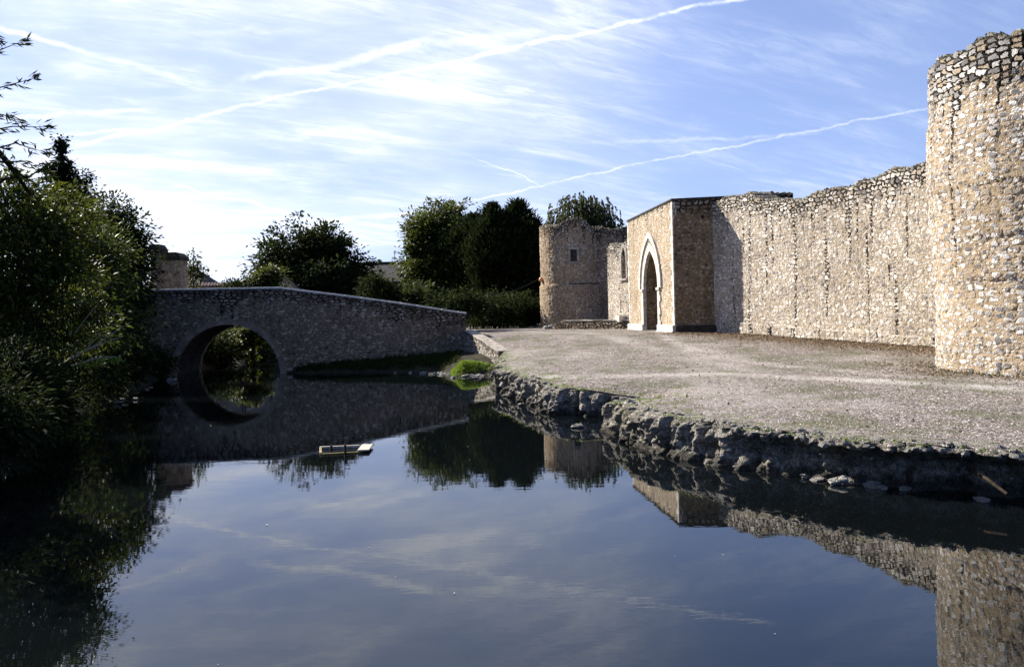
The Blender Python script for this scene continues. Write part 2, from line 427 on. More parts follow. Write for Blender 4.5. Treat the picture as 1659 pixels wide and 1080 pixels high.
# ground materials
def gravel_mat():
    m, t, out = new_mat('pale_gravel')
    tc = t.new('ShaderNodeTexCoord').outputs['Object']
    v1 = t.vor(tc, 22, 'F1', 1); v2 = t.vor(tc, 9, 'F1', 1)
    c = t.sepc(v1.outputs['Color']); c2 = t.sepc(v2.outputs['Color'])
    n = t.noise(tc, 1.1, 6, .65); nf = t.noise(tc, 34, 4, .75); nm = t.noise(tc, 7, 5, .7)
    col = t.ramp(t.m('ADD', t.m('MULTIPLY', c[0], .55), t.m('MULTIPLY', nf, .45)), [(.25, (.025, .023, .02)), (.46, (.16, .136, .122)), (.76, (.55, .49, .45))])
    col = t.mix(t.ss(nm, .44, .62, .75, 0), col, (.13, .108, .10))
    col = t.mix(t.ss(t.noise(tc, .55, 6, .65), .48, .60, 0, .6), col, (.085, .088, .05))
    col = t.mix(t.ss(t.noise(t.v('MULTIPLY', tc, (1, .6, 1)), .28, 5, .6), .5, .66, 0, .5), col, (.33, .30, .28))
    track = t.attr('track'); lit = t.attr('litter'); gr = t.attr('grassy')
    col = t.mix(t.m('MULTIPLY', track, t.ss(nm, .3, .6, .35, .9)), col, (.50, .465, .44))
    soil = t.mix(c2[0], (.07, .05, .036), (.20, .145, .10))
    col = t.mix(t.m('MULTIPLY', lit, t.ss(nm, .35, .6, .4, .95)), col, soil)
    col = t.mix(t.m('MULTIPLY', t.ss(n, .50, .60), t.m('MULTIPLY', gr, t.ss(nm, .42, .55))), col, t.mix(c[1], (.045, .055, .018), (.15, .15, .06)))
    h = t.m('ADD', t.m('MULTIPLY', t.ss(v1.outputs['Distance'], .6, .1), .6), t.m('MULTIPLY', nf, .7))
    h = t.m('ADD', h, t.m('MULTIPLY', nm, .8))
    principled(t, out, col, .95, bump=h, bdist=.035, bstr=1, spec=.15)
    return m
def earth_mat(name, a, b, c, sc=3.):
    m, t, out = new_mat(name)
    tc = t.new('ShaderNodeTexCoord').outputs['Object']
    n = t.noise(tc, sc, 7, .7); n2 = t.noise(tc, sc*8, 4, .7)
    col = t.ramp(t.m('ADD', t.m('MULTIPLY', n, .7), t.m('MULTIPLY', n2, .3)), [(.35, a), (.5, b), (.66, c)])
    principled(t, out, col, .95, bump=t.m('ADD', n, t.m('MULTIPLY', n2, .5)), bdist=.08, spec=.1)
    return m
M['gravel'] = gravel_mat()
M['earth'] = earth_mat('dark_bank_earth', (.012, .011, .008), (.032, .028, .017), (.06, .055, .03))
M['meadow'] = earth_mat('rough_grass', (.03, .035, .014), (.07, .075, .03), (.12, .12, .055))

def build_ground():
    # far ground, to the horizon
    xs = np.concatenate([[-1500, -800, -400, -200, -110], np.linspace(-75, 75, 51), [110, 200, 400, 800, 1500]])
    ys = np.concatenate([[-900, -400, -200, -90], np.linspace(-60, 100, 54), [130, 180, 260, 400, 700, 1200, 2200]])
    X, Y = np.meshgrid(xs, ys, indexing='ij')
    inside = (1-sstep(66, 72, np.abs(X)))*sstep(-48, -42, Y)*(1-sstep(86, 89, Y))
    Z = 1.62+.5*fbm(X*.02, Y*.02, seed=2)*sstep(80, 200, np.hypot(X, Y))-2.6*inside
    g = GB(); g.add(np.stack([X, Y, Z], -1), np.stack([X, Y], -1), 1.)
    tag(g.build('ground', M['meadow'], weld=0), kind='structure')
    # gravel yard on the right bank
    ys = np.concatenate([np.arange(4, 44, .2), np.arange(44, 88.1, .5)])
    tt = np.concatenate([np.arange(0, 22, .2), np.linspace(22, 75, 30)])
    Y = np.repeat(ys[:, None], len(tt), 1); X = bx(Y)+tt[None]+.22
    X = np.minimum(X, 74+tt[None]*.02)
    Z = G(X, Y)
    track = np.maximum(sstep(.75, .1, segd(X, Y, [(-2, 28), (1.4, 24.9), (5.9, 23.5), (8.7, 21.5), (11.4, 17.8), (20, 13)]))*1.,
                       sstep(.6, .1, segd(X, Y, [(8.6, 47), (7.6, 38), (7.2, 30), (8.5, 25), (12.5, 18.7), (20, 14.5)]))*.75)
    track = np.maximum(track, sstep(1., .1, segd(X, Y, [(0, 56), (5, 44), (6, 33), (7.2, 24)]))*.5)
    track *= .55+.45*vnoise(X*.8, Y*.8, seed=8)
    wd = (X-WALL_O[0])*(-WALL_D[1])+(Y-WALL_O[1])*WALL_D[0]
    wd = -wd
    lit = sstep(4.2, 1.2, wd+.9*fbm(X*.6, Y*.6, seed=12)*2)*sstep(46, 42, Y)
    gr = np.clip(sstep(2.5, .3, X-bx(Y))*.7+.35+lit*.3, 0, 1)
    gb = GB(); gb.add(np.stack([X, Y, Z], -1), np.stack([X, Y], -1), 1., True)
    tag(gb.build('gravel_ground', M['gravel'], weld=0, extra={'track': track.ravel(), 'litter': lit.ravel(), 'grassy': gr.ravel()}), kind='structure')
    # left bank
    ys = np.concatenate([np.arange(-40, 50, .5), np.arange(50, 88.1, 1.)])
    tt = np.concatenate([np.arange(0, 8, .35), np.linspace(8, 64, 30)])
    Y = np.repeat(ys[:, None], len(tt), 1); X = xl(Y)-tt[None]+.3
    Z = -.35+1.75*sstep(-.2, 3.4, tt)[None]+.5*sstep(4, 16, tt)[None]+.14*fbm(X*.9, Y*.9, seed=31)
    gb = GB(); gb.add(np.stack([X, Y, Z], -1), np.stack([X, Y], -1), 1.)
    tag(gb.build('riverbank', M['earth'], weld=0), kind='structure')
    # foot of the bridge: low earth bank between bridge and retaining wall
    xs = np.arange(-12.3, .1, .12); vv = np.linspace(0, 1, 44)
    shore = np.interp(xs, [-12.4, -11, -8.5, -6, -3.8, -2.4, -1.2, 0], [41.7, 41.1, 40.9, 40.3, 39.2, 36.9, 36.5, 36.4])+.22*fbm(xs*1.4, seed=33)
    back = np.interp(xs, [-12.4, -12.2, -2.6, 0], [42.6, 42.8, 45.2, 45.2])
    Y = shore[:, None]-.5+(back-shore+.5)[:, None]*vv[None]; X = np.repeat(xs[:, None], 44, 1)
    D = Y-shore[:, None]
    Z = -.25+.62*sstep(-.4, 1.5, D)+.45*sstep(1.0, 5, D)*sstep(-12, -8, X)+.10*fbm(X*1.5, Y*1.5, seed=35)
    mound = np.exp(-(((X+2.3)/.75)**2+((Y-37.8)/.65)**2))
    Z = Z+.40*mound
    gb = GB(); gb.add(np.stack([X, Y, Z], -1), np.stack([X, Y], -1), 1.)
    tag(gb.build('river_foreshore_ground', M['earth'], weld=0), kind='structure')
build_ground()
def foreshore_z(x, y):
    sh = np.interp(x, [-12.4, -11, -8.5, -6, -3.8, -2.4, -1.2, 0], [41.7, 41.1, 40.9, 40.3, 39.2, 36.9, 36.5, 36.4])+.22*fbm(np.asarray(x)*1.4, seed=33)
    D = y-sh
    return -.25+.62*sstep(-.4, 1.5, D)+.45*sstep(1.0, 5, D)*sstep(-12, -8, x)+.10*fbm(x*1.5, y*1.5, seed=35)+.40*np.exp(-(((x+2.3)/.75)**2+((y-37.8)/.65)**2))

def build_water():
    m, t, out = new_mat('still_river_water')
    tc = t.new('ShaderNodeTexCoord').outputs['Object']
    n1 = t.noise(t.v('MULTIPLY', tc, (.5, 1.6, 1)), 1.6, 3, .5); n2 = t.noise(t.v('MULTIPLY', tc, (1., 2.6, 1)), 6, 2, .5)
    n3 = t.noise(t.v('MULTIPLY', tc, (1., 1., 1)), .18, 2, .5)
    h = t.m('ADD', t.m('MULTIPLY', n1, .75), t.m('MULTIPLY', n2, .12))
    h = t.m('MULTIPLY', h, t.ss(n3, .35, .65, .35, 1.))
    b = principled(t, out, (.0025, .0035, .004), .01, bump=h, bdist=.005, bstr=.35, spec=.5)
    b.inputs['IOR'].default_value = 1.56; b.inputs['Specular Tint'].default_value = (.74, .87, 1., 1)
    g = GB(); X, Y = np.meshgrid(np.linspace(-72, 72, 25), np.linspace(-50, 84, 25), indexing='ij')
    g.add(np.stack([X, Y, 0*X], -1), np.stack([X, Y], -1), 1.)
    tag(g.build('water', m, weld=0), kind='structure')
build_water()

# ------------------------------------------------------------------ castle: near round tower
def round_tower(name, label, C, R0, z0, zt, mat, step, seed, steps, th=1.3, a0=0, a1=2*PI, topf=None):
    th_ = empty(name, (C[0], C[1], z0), label, 'castle tower')
    A = np.linspace(a0, a1, int(round(R0*(a1-a0)/step))+1)
    s = A*R0
    zt = fn(zt); hi = ragged(lambda q: zt(q), .16, seed, .33)(s)
    if a1-a0 > 6.2: hi[-1] = hi[0]
    nz = int(round((np.max(hi)-z0)/step))+1
    Z = z0+(hi-z0)[:, None]*np.linspace(0, 1, nz)[None]
    rad = R0+0*Z
    for zz, dr in steps: rad = rad-dr*sstep(zz-.03, zz+.05, Z)
    rad = rad+.05*fbm(s[:, None]*.35, Z*.35, seed=seed+50)
    xyz = lambda r: np.stack([C[0]+np.cos(A)[:, None]*r, C[1]+np.sin(A)[:, None]*r, Z], -1)
    UV = np.stack([np.repeat(s[:, None], nz, 1), Z], -1); T = hi[:, None]-Z
    g = GB(); P = xyz(rad); g.add(P, UV, T)
    Pi = xyz(rad*0+R0-th); g.add(Pi, UV+5, T, True)
    w = np.linspace(0, 1, 12)[None, :, None]
    Pt = P[:, -1][:, None]*(1-w)+Pi[:, -1][:, None]*w
    g.add(Pt, UV[:, -1][:, None]+np.stack([w[..., 0]*0, w[..., 0]*th], -1), np.zeros((len(A), 12)))
    g.build('tower_wall', mat, th_)
    return th_
t1 = round_tower('round_tower', 'huge ochre rubble round tower nearest the camera at the right edge',
                 TOWER_C, TOWER_R, .55, 9.75, MS['tower'], .055, 3, [(1.95, .05), (3.45, -.05), (4.6, -.05), (6., -.05), (8.05, .08)])
t2 = round_tower('round_tower', 'distant ruined round tower with a small window, in front of the weeping willow',
                 (5.06, 66.), 2.72, 1.5, lambda s: 9.95+.35*np.exp(-((s/2.72-4.72)/.5)**2)-.3*sstep(5.0, 5.4, s/2.72), MS['far'], .10, 9, [(5.15, .12)], th=.9)
# its ledge and window
def arc_pt(C, r, a, z): return Vector((C[0]+r*math.cos(a), C[1]+r*math.sin(a), z))
sb = SB()
wz0, wz1 = W(927, 425, 63.3).z, W(927, 402, 63.3).z
ac = math.atan2(-1, -.02); wd_, wh_ = .52, wz1-wz0
def slab_on(sb, C, r, a, z, w, h, d, bev=.02):
    p = arc_pt(C, r, a, z); sb.box(p, (d, w, h), rz=a, bev=bev)
zc = (wz0+wz1)/2
slab_on(sb, (5.06, 66), 2.69, ac, zc+wh_/2, wd_+.36, .2, .16)
slab_on(sb, (5.06, 66), 2.69, ac, zc-wh_/2, wd_+.36, .14, .18)
for sg in (-1, 1): slab_on(sb, (5.06, 66), 2.69, ac+sg*(wd_/2+.07)/2.7, zc-.012, .15, wh_-.2, .16)
wf = sb.build('window', M['slab'], t2)
sb = SB(); slab_on(sb, (5.06, 66), 2.70, ac, zc, wd_-.02, wh_-.18, .05, 0); o = sb.build('pane', M['dark_stone_shade'], wf)  # dark panel painted as the shaded hollow of the window slot
o.matrix_parent_inverse = Matrix.Identity(4); o.parent = wf; o.matrix_parent_inverse = wf.matrix_basis.inverted()
sb = SB(); pts = [arc_pt((5.06, 66), 2.70, a, 5.16) for a in np.linspace(-1.75, -.55, 14)]
sb.tube(pts, .05, 6); sb.build('string_course', M['dark_stone_shade'], t2)

# lamp on the tower's left flank
lp = W(876.5, 452, 65.4)
le = empty('wall_lamp', lp, 'small orange glass wall lamp on the sunlit left edge of the distant round tower', 'lamp')
SB().tube([lp+Vector((.30, 0, .12)), lp+Vector((.05, -.05, .22)), lp+Vector((0, -.05, .14))], .03, 6).build('bracket', M['metal'], le)
SB().tube([lp+Vector((0, -.05, .14)), lp+Vector((0, -.05, .06)), lp+Vector((0, -.05, -.16)), lp+Vector((0, -.05, -.22))], [.05, .16, .20, .08], 10).build('lamp_shade', M['orange'], le, True)
c0, c1 = W(775, 476, 63), lp+Vector((0, 0, .1))
pts = [c0.lerp(c1, k/12)-Vector((0, 0, .45*math.sin(PI*k/12))) for k in range(13)]
tag(SB().tube(pts, .012, 5).build('overhead_cable', M['metal']), 'thin dark cable running from the dark trees to the lamp on the distant tower', 'cable')

# ------------------------------------------------------------------ curtain wall
def on_wall(u):  # distance along the wall seen at pixel column u
    k = (u-CU)/F
    Y = (WALL_O[0]-WALL_O[1]*WALL_D[0]/WALL_D[1])/(k-WALL_D[0]/WALL_D[1])
    return (Y-WALL_O[1])/WALL_D[1], Y
prof = []
for u, v in [(1150, 328), (1172, 325), (1190, 318), (1213, 311), (1232, 316), (1250, 323), (1283, 326), (1340, 309), (1400, 293), (1450, 277), (1500, 263)]:
    s, Y = on_wall(u); prof.append((s, W(u, v, Y).z))
prof.append((20.5, prof[-1][1]+.15))
prof = [(p[0], p[1]) for p in sorted(prof)]
cw_hi = ragged(lambda s: np.interp(s, [p[0] for p in prof], [p[1] for p in prof]), .14, 17, .3)
cw = empty('curtain_wall', (13.5, 36, 1.3), 'long sunlit rubble curtain wall between the gatehouse and the near round tower', 'castle wall')
g = GB(); panel(g, WALL_O, WALL_A, -.5, 19.6, 1.0, cw_hi, 1.3, .07, uo=0)
g.build('wall', MS['curtain'], cw)
pl = [(on_wall(1207)[0], W(1207, 523, on_wall(1207)[1]).z), (on_wall(1510)[0], W(1510, 548, on_wall(1510)[1]).z)]
plf = lambda s: np.interp(s, [pl[0][0]-1, pl[0][0], pl[1][0], pl[1][0]+6], [pl[0][1]+.03, pl[0][1], pl[1][1], pl[1][1]-.25])
g = GB(); wn = np.array([WALL_D[1], -WALL_D[0]])
panel(g, WALL_O+wn*.10, WALL_A, 1.6, 19.2, .6, plf, .11, .07, back=False, uo=20, head=lambda s: plf(s)+3)
g.build('plinth', MS['curtain'], cw)
# ruined stub standing behind the wall head
st = empty('ruined_turret', (14.2, 41.5, 1.5), 'dark flat-topped ruined turret stub just behind the crest of the curtain wall', 'turret')
a, b = W(1216, 311, 41.2), W(1284, 313, 41.2)
g = GB(); panel(g, (a.x, 41.2), 0, 0, b.x-a.x, 1.4, ragged(8.86, .08, 5), 2.2, .12, uo=3); g.build('turret_wall', MS['gate_side'], st)

# ------------------------------------------------------------------ gatehouse
GC = np.array([8.95, 43.8]); GE = np.array([-.1025, .9947])
gh = empty('gatehouse', (10, 48, 1.6), 'flat-topped square stone gatehouse with a tall pale pointed arch doorway and white corner stones', 'gatehouse')
GL = 9.95; gO = GC+GE*GL; gA = math.atan2(-GE[1], -GE[0]); gd = -GE; gn = np.array([gd[1], -gd[0]])
GT = 8.93; gz = 1.5
cx = GL-4.62      # arch centre along the face, measured from the far end
def arch_z(s, half, rise, spring):
    Rr = (rise*rise+half*half)/(2*half); x = np.abs(np.asarray(s)-cx)
    return spring+np.sqrt(np.maximum(Rr*Rr-(Rr-half+x)**2, 0))
SPR = 4.22
top_g = ragged(GT, .03, 41, .5)
g = GB()
HW = 1.95; f_in = lambda s: arch_z(s, HW, 2.95, SPR)
panel(g, gO, gA, 0, cx-HW, gz, top_g, .8, .07, ends=(1, 0), head=top_g)
panel(g, gO, gA, cx+HW, GL, gz, top_g, .8, .07, ends=(0, 1), head=top_g)
panel(g, gO, gA, cx-HW, cx+HW, f_in, top_g, .8, .07, ends=(0, 0), under=True, head=top_g)
g.build('front_wall', MS['gate'], gh)
# camera-side wall, rear wall, far wall, roof
sideO = GC-gn*0.0; sideA = math.atan2(43.3-43.8, 11.62-8.95); SL = math.hypot(2.67, .5)
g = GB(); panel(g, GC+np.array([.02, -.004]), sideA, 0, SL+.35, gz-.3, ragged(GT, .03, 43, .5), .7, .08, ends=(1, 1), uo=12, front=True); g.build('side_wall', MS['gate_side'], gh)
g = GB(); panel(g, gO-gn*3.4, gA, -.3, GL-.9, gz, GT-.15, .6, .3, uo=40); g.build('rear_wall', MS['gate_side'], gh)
fo = gO-gn*3.5
g = GB(); panel(g, fo, math.atan2(gn[1], gn[0]), 0, 2.65, gz, GT-.05, .6, .2, uo=60); g.build('far_side_wall', MS['gate'], gh)
def gpt(s, z, off=0.):  # point on gate face; off = outwards
    p = gO+gd*s+gn*off; return Vector((p[0], p[1], z))
sb = SB(); poly = [gpt(.5, GT-.5, -.7), gpt(GL-.5, GT-.5, -.7), gpt(GL-.6, GT-.5, -3.0), gpt(.5, GT-.5, -3.0)]
sb.prism(poly, (0, 0, .3)).build('roof_slab', M['dark_stone_shade'], gh)
# limestone arch orders
def arch_line(half, rise, n=26):
    Rr = (rise*rise+half*half)/(2*half); pts = []
    a1 = math.asin(rise/Rr)
    for k in range(n+1):
        a = a1*k/n; pts.append((-(half-Rr+Rr*math.cos(a)) if False else -(Rr*math.cos(a)-(Rr-half)), SPR+Rr*math.sin(a)))
    return pts+[(-x, z) for x, z in pts[-2::-1]]
def arch_ring(sb, h0, r0, h1, r1, front, depth, gap=0.0):
    a, b = arch_line(h0, r0), arch_line(h1, r1)
    for i in range(len(a)-1):
        if i % 3 == 2 and gap:  # hairline joint between voussoirs
            k = .9
        else: k = 1.
        q = [a[i], (a[i][0]+(a[i+1][0]-a[i][0])*k, a[i][1]+(a[i+1][1]-a[i][1])*k), (b[i][0]+(b[i+1][0]-b[i][0])*k, b[i][1]+(b[i+1][1]-b[i][1])*k), b[i]]
        poly = [gpt(cx+x, z, front) for x, z in q]
        sb.prism(poly, tuple((-gn[0]*depth, -gn[1]*depth, 0)))
sb = SB(); arch_ring(sb, 2.12, 3.08, 2.42, 3.42, .13, .2, 1); sb.build('arch_hood', M['lime'], gh)
sb = SB(); arch_ring(sb, 1.90, 2.79, 2.115, 3.075, -.03, .2); sb.build('arch_groove', M['dark_stone_shade'], gh)  # dark stone colour paints the shadow between the mouldings
sb = SB()
ln = arch_line(2.01, 2.935, 60)
for i in range(0, len(ln), 2):
    x, z = ln[i]; sb.box(gpt(cx+x, z, .0), (.085, .10, .085), rz=gA, bev=.015)
sb.build('billet_moulding', M['lime'], gh)
sb = SB(); arch_ring(sb, 1.55, 2.28, 1.90, 2.79, .05, .2, 1); sb.build('arch_order', M['lime'], gh)
# reveal of the opening behind the limestone
g = GB()
S = np.linspace(-1.56, 1.56, 50); zz = arch_z(cx+S, 1.56, 2.29, SPR)
top_line = [(-1.56, z) for z in np.linspace(gz, SPR, 28)]+list(zip(S, zz))+[(1.56, z) for z in np.linspace(SPR, gz, 28)]
P = []; U = []; acc = 0
for i, (x, z) in enumerate(top_line):
    if i: acc += math.hypot(x-top_line[i-1][0], z-top_line[i-1][1])
    P.append([gpt(cx+x, z, -.13-w*.85)[:] for w in np.linspace(0, 1, 12)]); U.append([(w*.9, acc) for w in np.linspace(0, 1, 12)])
g.add(np.array(P), np.array(U), 3., True)
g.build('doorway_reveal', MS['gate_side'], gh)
# jambs in courses, quoins, plinth
sbs = [SB(), SB()]; z = gz+.1; k = 0
while z < SPR-.02:
    h = min(random.uniform(.32, .46), SPR-z)
    if SPR-z-h < .15: h = SPR-z
    for sg in (-1, 1):
        w = .38+(.16 if k % 2 else 0)+random.uniform(0, .06)
        sbs[sg > 0].box(gpt(cx+sg*(1.55+w/2), z+h/2, -.03), (w, .22, h-.012), rz=gA, bev=.012)
    z += h; k += 1
for sg in (-1, 1): sbs[sg > 0].box(gpt(cx+sg*1.80, SPR-.08, .06), (.62, .18, .16), rz=gA, bev=.03)
for q in sbs: q.build('door_jamb', M['lime'], gh)
sbs = [SB(), SB()]; z = gz+.45; k = 0
while z < GT-.2:
    h = random.uniform(.30, .46); h = min(h, GT-.04-z)
    w = .24+(.22 if k % 2 else 0)
    sbs[0].box(gpt(GL-w/2+.02, z+h/2, -.10), (w, .26, h-.012), rz=gA, bev=.01)
    w = .18+(.16 if k % 2 else 0)
    sbs[1].box(gpt(w/2-.02, z+h/2, -.10), (w, .26, h-.012), rz=gA, bev=.01)
    z += h; k += 1
for q in sbs: q.build('quoins', M['lime'], gh)
for s0, s1 in ((-.05, cx-1.6), (cx+1.6, GL+.06)):
    sb = SB()
    sb.box(gpt((s0+s1)/2, gz+.25, -.05), (s1-s0, .42, .56), rz=gA, bev=.03)
    sb.box(gpt((s0+s1)/2, gz+.04, -.03), (s1-s0+.04, .5, .3), rz=gA, bev=.03)
    sb.build('plinth', M['lime'], gh)
sb = SB(); sp = lambda s, off, z: Vector((GC[0]+math.cos(sideA)*s+math.sin(sideA)*off, GC[1]+math.sin(sideA)*s-math.cos(sideA)*off, z))
sb.box(sp(SL/2+.2, .05, gz+.2), (SL+.3, .22, .62), rz=sideA, bev=.03); sb.build('side_plinth', MS['gate_side'] if False else M['dark_stone_shade'], gh)
sb = SB(); sb.rock(sp(1.55, -.02, 7.9), (.2, .06, .13), 5, 2); sb.build('dark_hole_patch', M['post'], gh)  # near-black lump painted as the dark inside a hole
sb = SB(); poly = [gpt(-.06, GT-.03, .06), gpt(GL+.05, GT-.03, .06), gpt(GL+.05, GT-.03, -.75), gpt(-.06, GT-.03, -.75)]
sb.prism(poly, (0, 0, .09))
sb.box(sp(SL/2+.3, -.34, GT+.015), (SL+.1, .78, .085), rz=sideA)
sb.build('coping', M['dark_stone_shade'], gh)

# ------------------------------------------------------------------ lancet wall left of the gatehouse
lw = empty('ruined_wall', (7.6, 54.5, 1.6), 'sunlit broken wall with a narrow pointed window between the gatehouse and the distant round tower', 'castle wall')
p0 = W(986, 524, 57.0); lO = np.array([p0.x, p0.y]); l1 = np.array([8.35, 52.6]); lA = math.atan2(l1[1]-lO[1], l1[0]-lO[0]); LL = float(np.hypot(*(l1-lO)))
def s_at(u):
    k = (u-CU)/F; d = np.array([math.cos(lA), math.sin(lA)]); return (k*lO[1]-lO[0])/(d[0]-k*d[1])
hi_l = ragged(lambda s: np.interp(s, [0, .6, 2, LL], [7.45, 7.7, 7.55, 7.75]), .22, 61, .4)
w0, w1 = s_at(1009), s_at(1016.5); wc, wh = (w0+w1)/2, (w1-w0)/2
g = GB()
panel(g, lO, lA, 0, w0, 1.4, hi_l, 1., .08, ends=(1, 0))
panel(g, lO, lA, w1, LL, 1.4, hi_l, 1., .08, ends=(0, 1))
sill = W(1012, 452, 55).z
panel(g, lO, lA, w0, w1, 1.4, sill, 1., .08, ends=(0, 0), head=hi_l)
panel(g, lO, lA, w0, w1, lambda s: 6.35+1.0*np.sqrt(np.clip(1-np.abs(s-wc)/wh, 0, 1)), lambda s: hi_l(s)+.1, 1., .08, ends=(0, 0), under=True)
for s_, fl in ((w0, 1), (w1, 0)):
    d = np.array([math.cos(lA), math.sin(lA)]); nn = np.array([d[1], -d[0]])
    P = np.array([[list(lO+d*s_-nn*w)+[z] for w in np.linspace(0, 1, 8)] for z in np.linspace(sill, 7.0, 50)])
    U = np.array([[(w, z) for w in np.linspace(0, 1, 8)] for z in np.linspace(sill, 7.0, 50)])
    g.add(P, U, 3., bool(fl))
g.build('wall', MS['curtain'], lw)
def lpt(s, z, off=0.):
    d = np.array([math.cos(lA), math.sin(lA)]); nn = np.array([d[1], -d[0]]); p = lO+d*s+nn*off; return Vector((p[0], p[1], z))
sb = SB()
for k in range(9):
    z = sill+.1+k*.24
    for s_ in (w0-.07, w1+.07): sb.box(lpt(s_, z, .0), (.16, .1, .225), rz=lA, bev=.01)
sb.box(lpt(wc, sill-.06, .04), (w1-w0+.4, .22, .14), rz=lA, bev=.02)
for k in range(5):
    f = (k+.5)/5
    for sg in (-1, 1): sb.box(lpt(wc+sg*(wh*(1-f)+.05), 6.42+1.0*math.sqrt(f), .0), (.2, .1, .2), rz=lA, bev=.02)
sb.build('window_surround', M['slab'], lw)
SB().box(lpt(wc, (sill+7.4)/2, -.98), (w1-w0+.3, .06, 7.4-sill), rz=lA).build('dark_opening_panel', M['dark_stone_shade'], lw)  # added dark panel stands in for the shaded depth of the lancet
SB().box(lpt(s_at(1011), W(1011, 516, 55).z, .3), (.75, .5, .42), rz=lA, bev=.03, jit=.03).build('block', M['lime'], None)
blk = bpy.data.objects['block']; blk.name = 'stone_block'; tag(blk, 'single white cut stone block lying at the foot of the wall with the narrow window', 'stone block')
# shaded wall linking the distant tower and the lancet wall
kw = empty('shaded_wall', (9, 62, 1.6), 'dark shaded wall seen behind the narrow-window wall, joining the distant round tower', 'castle wall')
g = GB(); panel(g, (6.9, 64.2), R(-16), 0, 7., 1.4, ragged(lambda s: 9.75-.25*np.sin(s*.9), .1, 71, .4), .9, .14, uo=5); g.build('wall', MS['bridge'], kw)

# low wall
lo = empty('low_wall', (5.5, 56, 1.7), 'knee-high ruined wall with a pale top running from the distant tower to the gatehouse', 'low wall')
q0, q1 = np.array([2.95, 59.2]), np.array([8.0, 53.6]); la = math.atan2(q1[1]-q0[1], q1[0]-q0[0]); Lq = float(np.hypot(*(q1-q0)))
g = GB(); panel(g, q0, la, 0, Lq, 1.4, ragged(lambda s: np.interp(s, [0, .5, 1.2, Lq], [1.85, 2.1, 2.25, 2.22]), .05, 81, .5), .55, .07, uo=2); g.build('wall', MS['bridge'], lo)
sb = SB(); d = (q1-q0)/Lq; nn = np.array([d[1], -d[0]]); s = 1.1
while s < Lq-.3:
    w = random.uniform(.5, .9); p = q0+d*(s+w/2)-nn*.26
    sb.box((p[0], p[1], 2.27+random.uniform(-.015, .015)), (w-.03, .62, .10), rz=la+random.uniform(-.02, .02), bev=.02, jit=.015); s += w
sb.build('coping', M['slab'], lo)
for k, (u, v, sz) in enumerate([(884, 530, .28), (893, 527, .35), (903, 524, .3), (912, 521, .4), (925, 519, .3)]):
    p = W(u, v, 60+k*.4)
    p.z = float(G(p.x, p.y))+sz*.35
    tag(SB().rock(p, (sz, sz*.7, sz*.55), k+3, 2).build('rubble_stone', M['rock']), 'loose pale rubble stone heaped at the foot of the distant round tower', 'stone', 'rubble stones at the tower foot')

# ------------------------------------------------------------------ bridge
br = empty('stone_bridge', (-9, 43.5, 0), 'old shaded rubble stone bridge with one round arch and a sloping parapet above the river', 'bridge')
KX, KY = -12.2, 41.9
bA0 = math.atan2(KY-41.0, KX+21.); K = np.array([KX, KY]); bd0 = np.array([math.cos(bA0), math.sin(bA0)])
L0 = 12.; O0 = K-bd0*L0
BE = np.array([-2.58, 44.6]); bA1 = math.atan2(BE[1]-KY, BE[0]-KX); L1 = float(np.hypot(*(BE-K)))
acx = L0-2.72; AR = 2.68
ztopA = W(453, 467, KY).z
arch = lambda s: -.35+np.where(np.abs(s-acx) < AR, np.sqrt(np.maximum(AR*AR-(s-acx)**2, 0))+.32, 0)
hiA = lambda s: ztopA+.0*s
v_ = [(453, 467), (560, 480), (650, 492), (752, 508)]
def yb(u):
    k = (u-CU)/F; d = np.array([math.cos(bA1), math.sin(bA1)]); s = (k*KY-KX)/(d[0]-k*d[1]); return s, KY+d[1]*s
tp = [(yb(u)[0], W(u, v, yb(u)[1]).z) for u, v in v_]
hiB = lambda s: np.interp(s, [p[0] for p in tp], [p[1] for p in tp])
BT = 4.3; PT = .4
deckA = ztopA-.95; deckB = lambda s: hiB(s)-.9
g = GB()
panel(g, O0, bA0, 0, acx-AR, -.4, hiA, PT, .09, ends=(1, 0))
panel(g, O0, bA0, acx-AR, acx+AR, arch, hiA, PT, .09, ends=(0, 0), under=True)
panel(g, O0, bA0, acx+AR, L0, -.4, hiA, PT, .09, ends=(0, 0))
panel(g, K, bA1, 0, L1, -.4, hiB, PT, .09, ends=(0, 1), uo=L0)
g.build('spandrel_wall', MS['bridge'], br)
bn0 = np.array([bd0[1], -bd0[0]]); bd1 = np.array([math.cos(bA1), math.sin(bA1)]); bn1 = np.array([bd1[1], -bd1[0]])
g = GB()
panel(g, O0-bn0*BT, bA0, 0, acx-AR, -.4, hiA, PT, .2, ends=(1, 0))
panel(g, O0-bn0*BT, bA0, acx-AR, acx+AR, arch, hiA, PT, .12, ends=(0, 0), under=True)
panel(g, O0-bn0*BT, bA0, acx+AR, L0+.3, -.4, hiA, PT, .2, ends=(0, 0))
panel(g, K-bn1*BT, bA1, 0, L1, -.4, hiB, PT, .2, ends=(0, 1))
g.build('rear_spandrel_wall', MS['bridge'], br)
# vault
th_a = np.linspace(0, PI, 60); wv = np.linspace(PT-.02, BT+.02, 40)
P = np.array([[list(O0+bd0*(acx-AR*math.cos(a))-bn0*w)+[AR*math.sin(a)-.03] for w in wv] for a in th_a])
U = np.array([[(w, a*AR) for w in wv] for a in th_a])
g = GB(); g.add(P, U, 3., True); g.build('vault', MS['vault'], br)
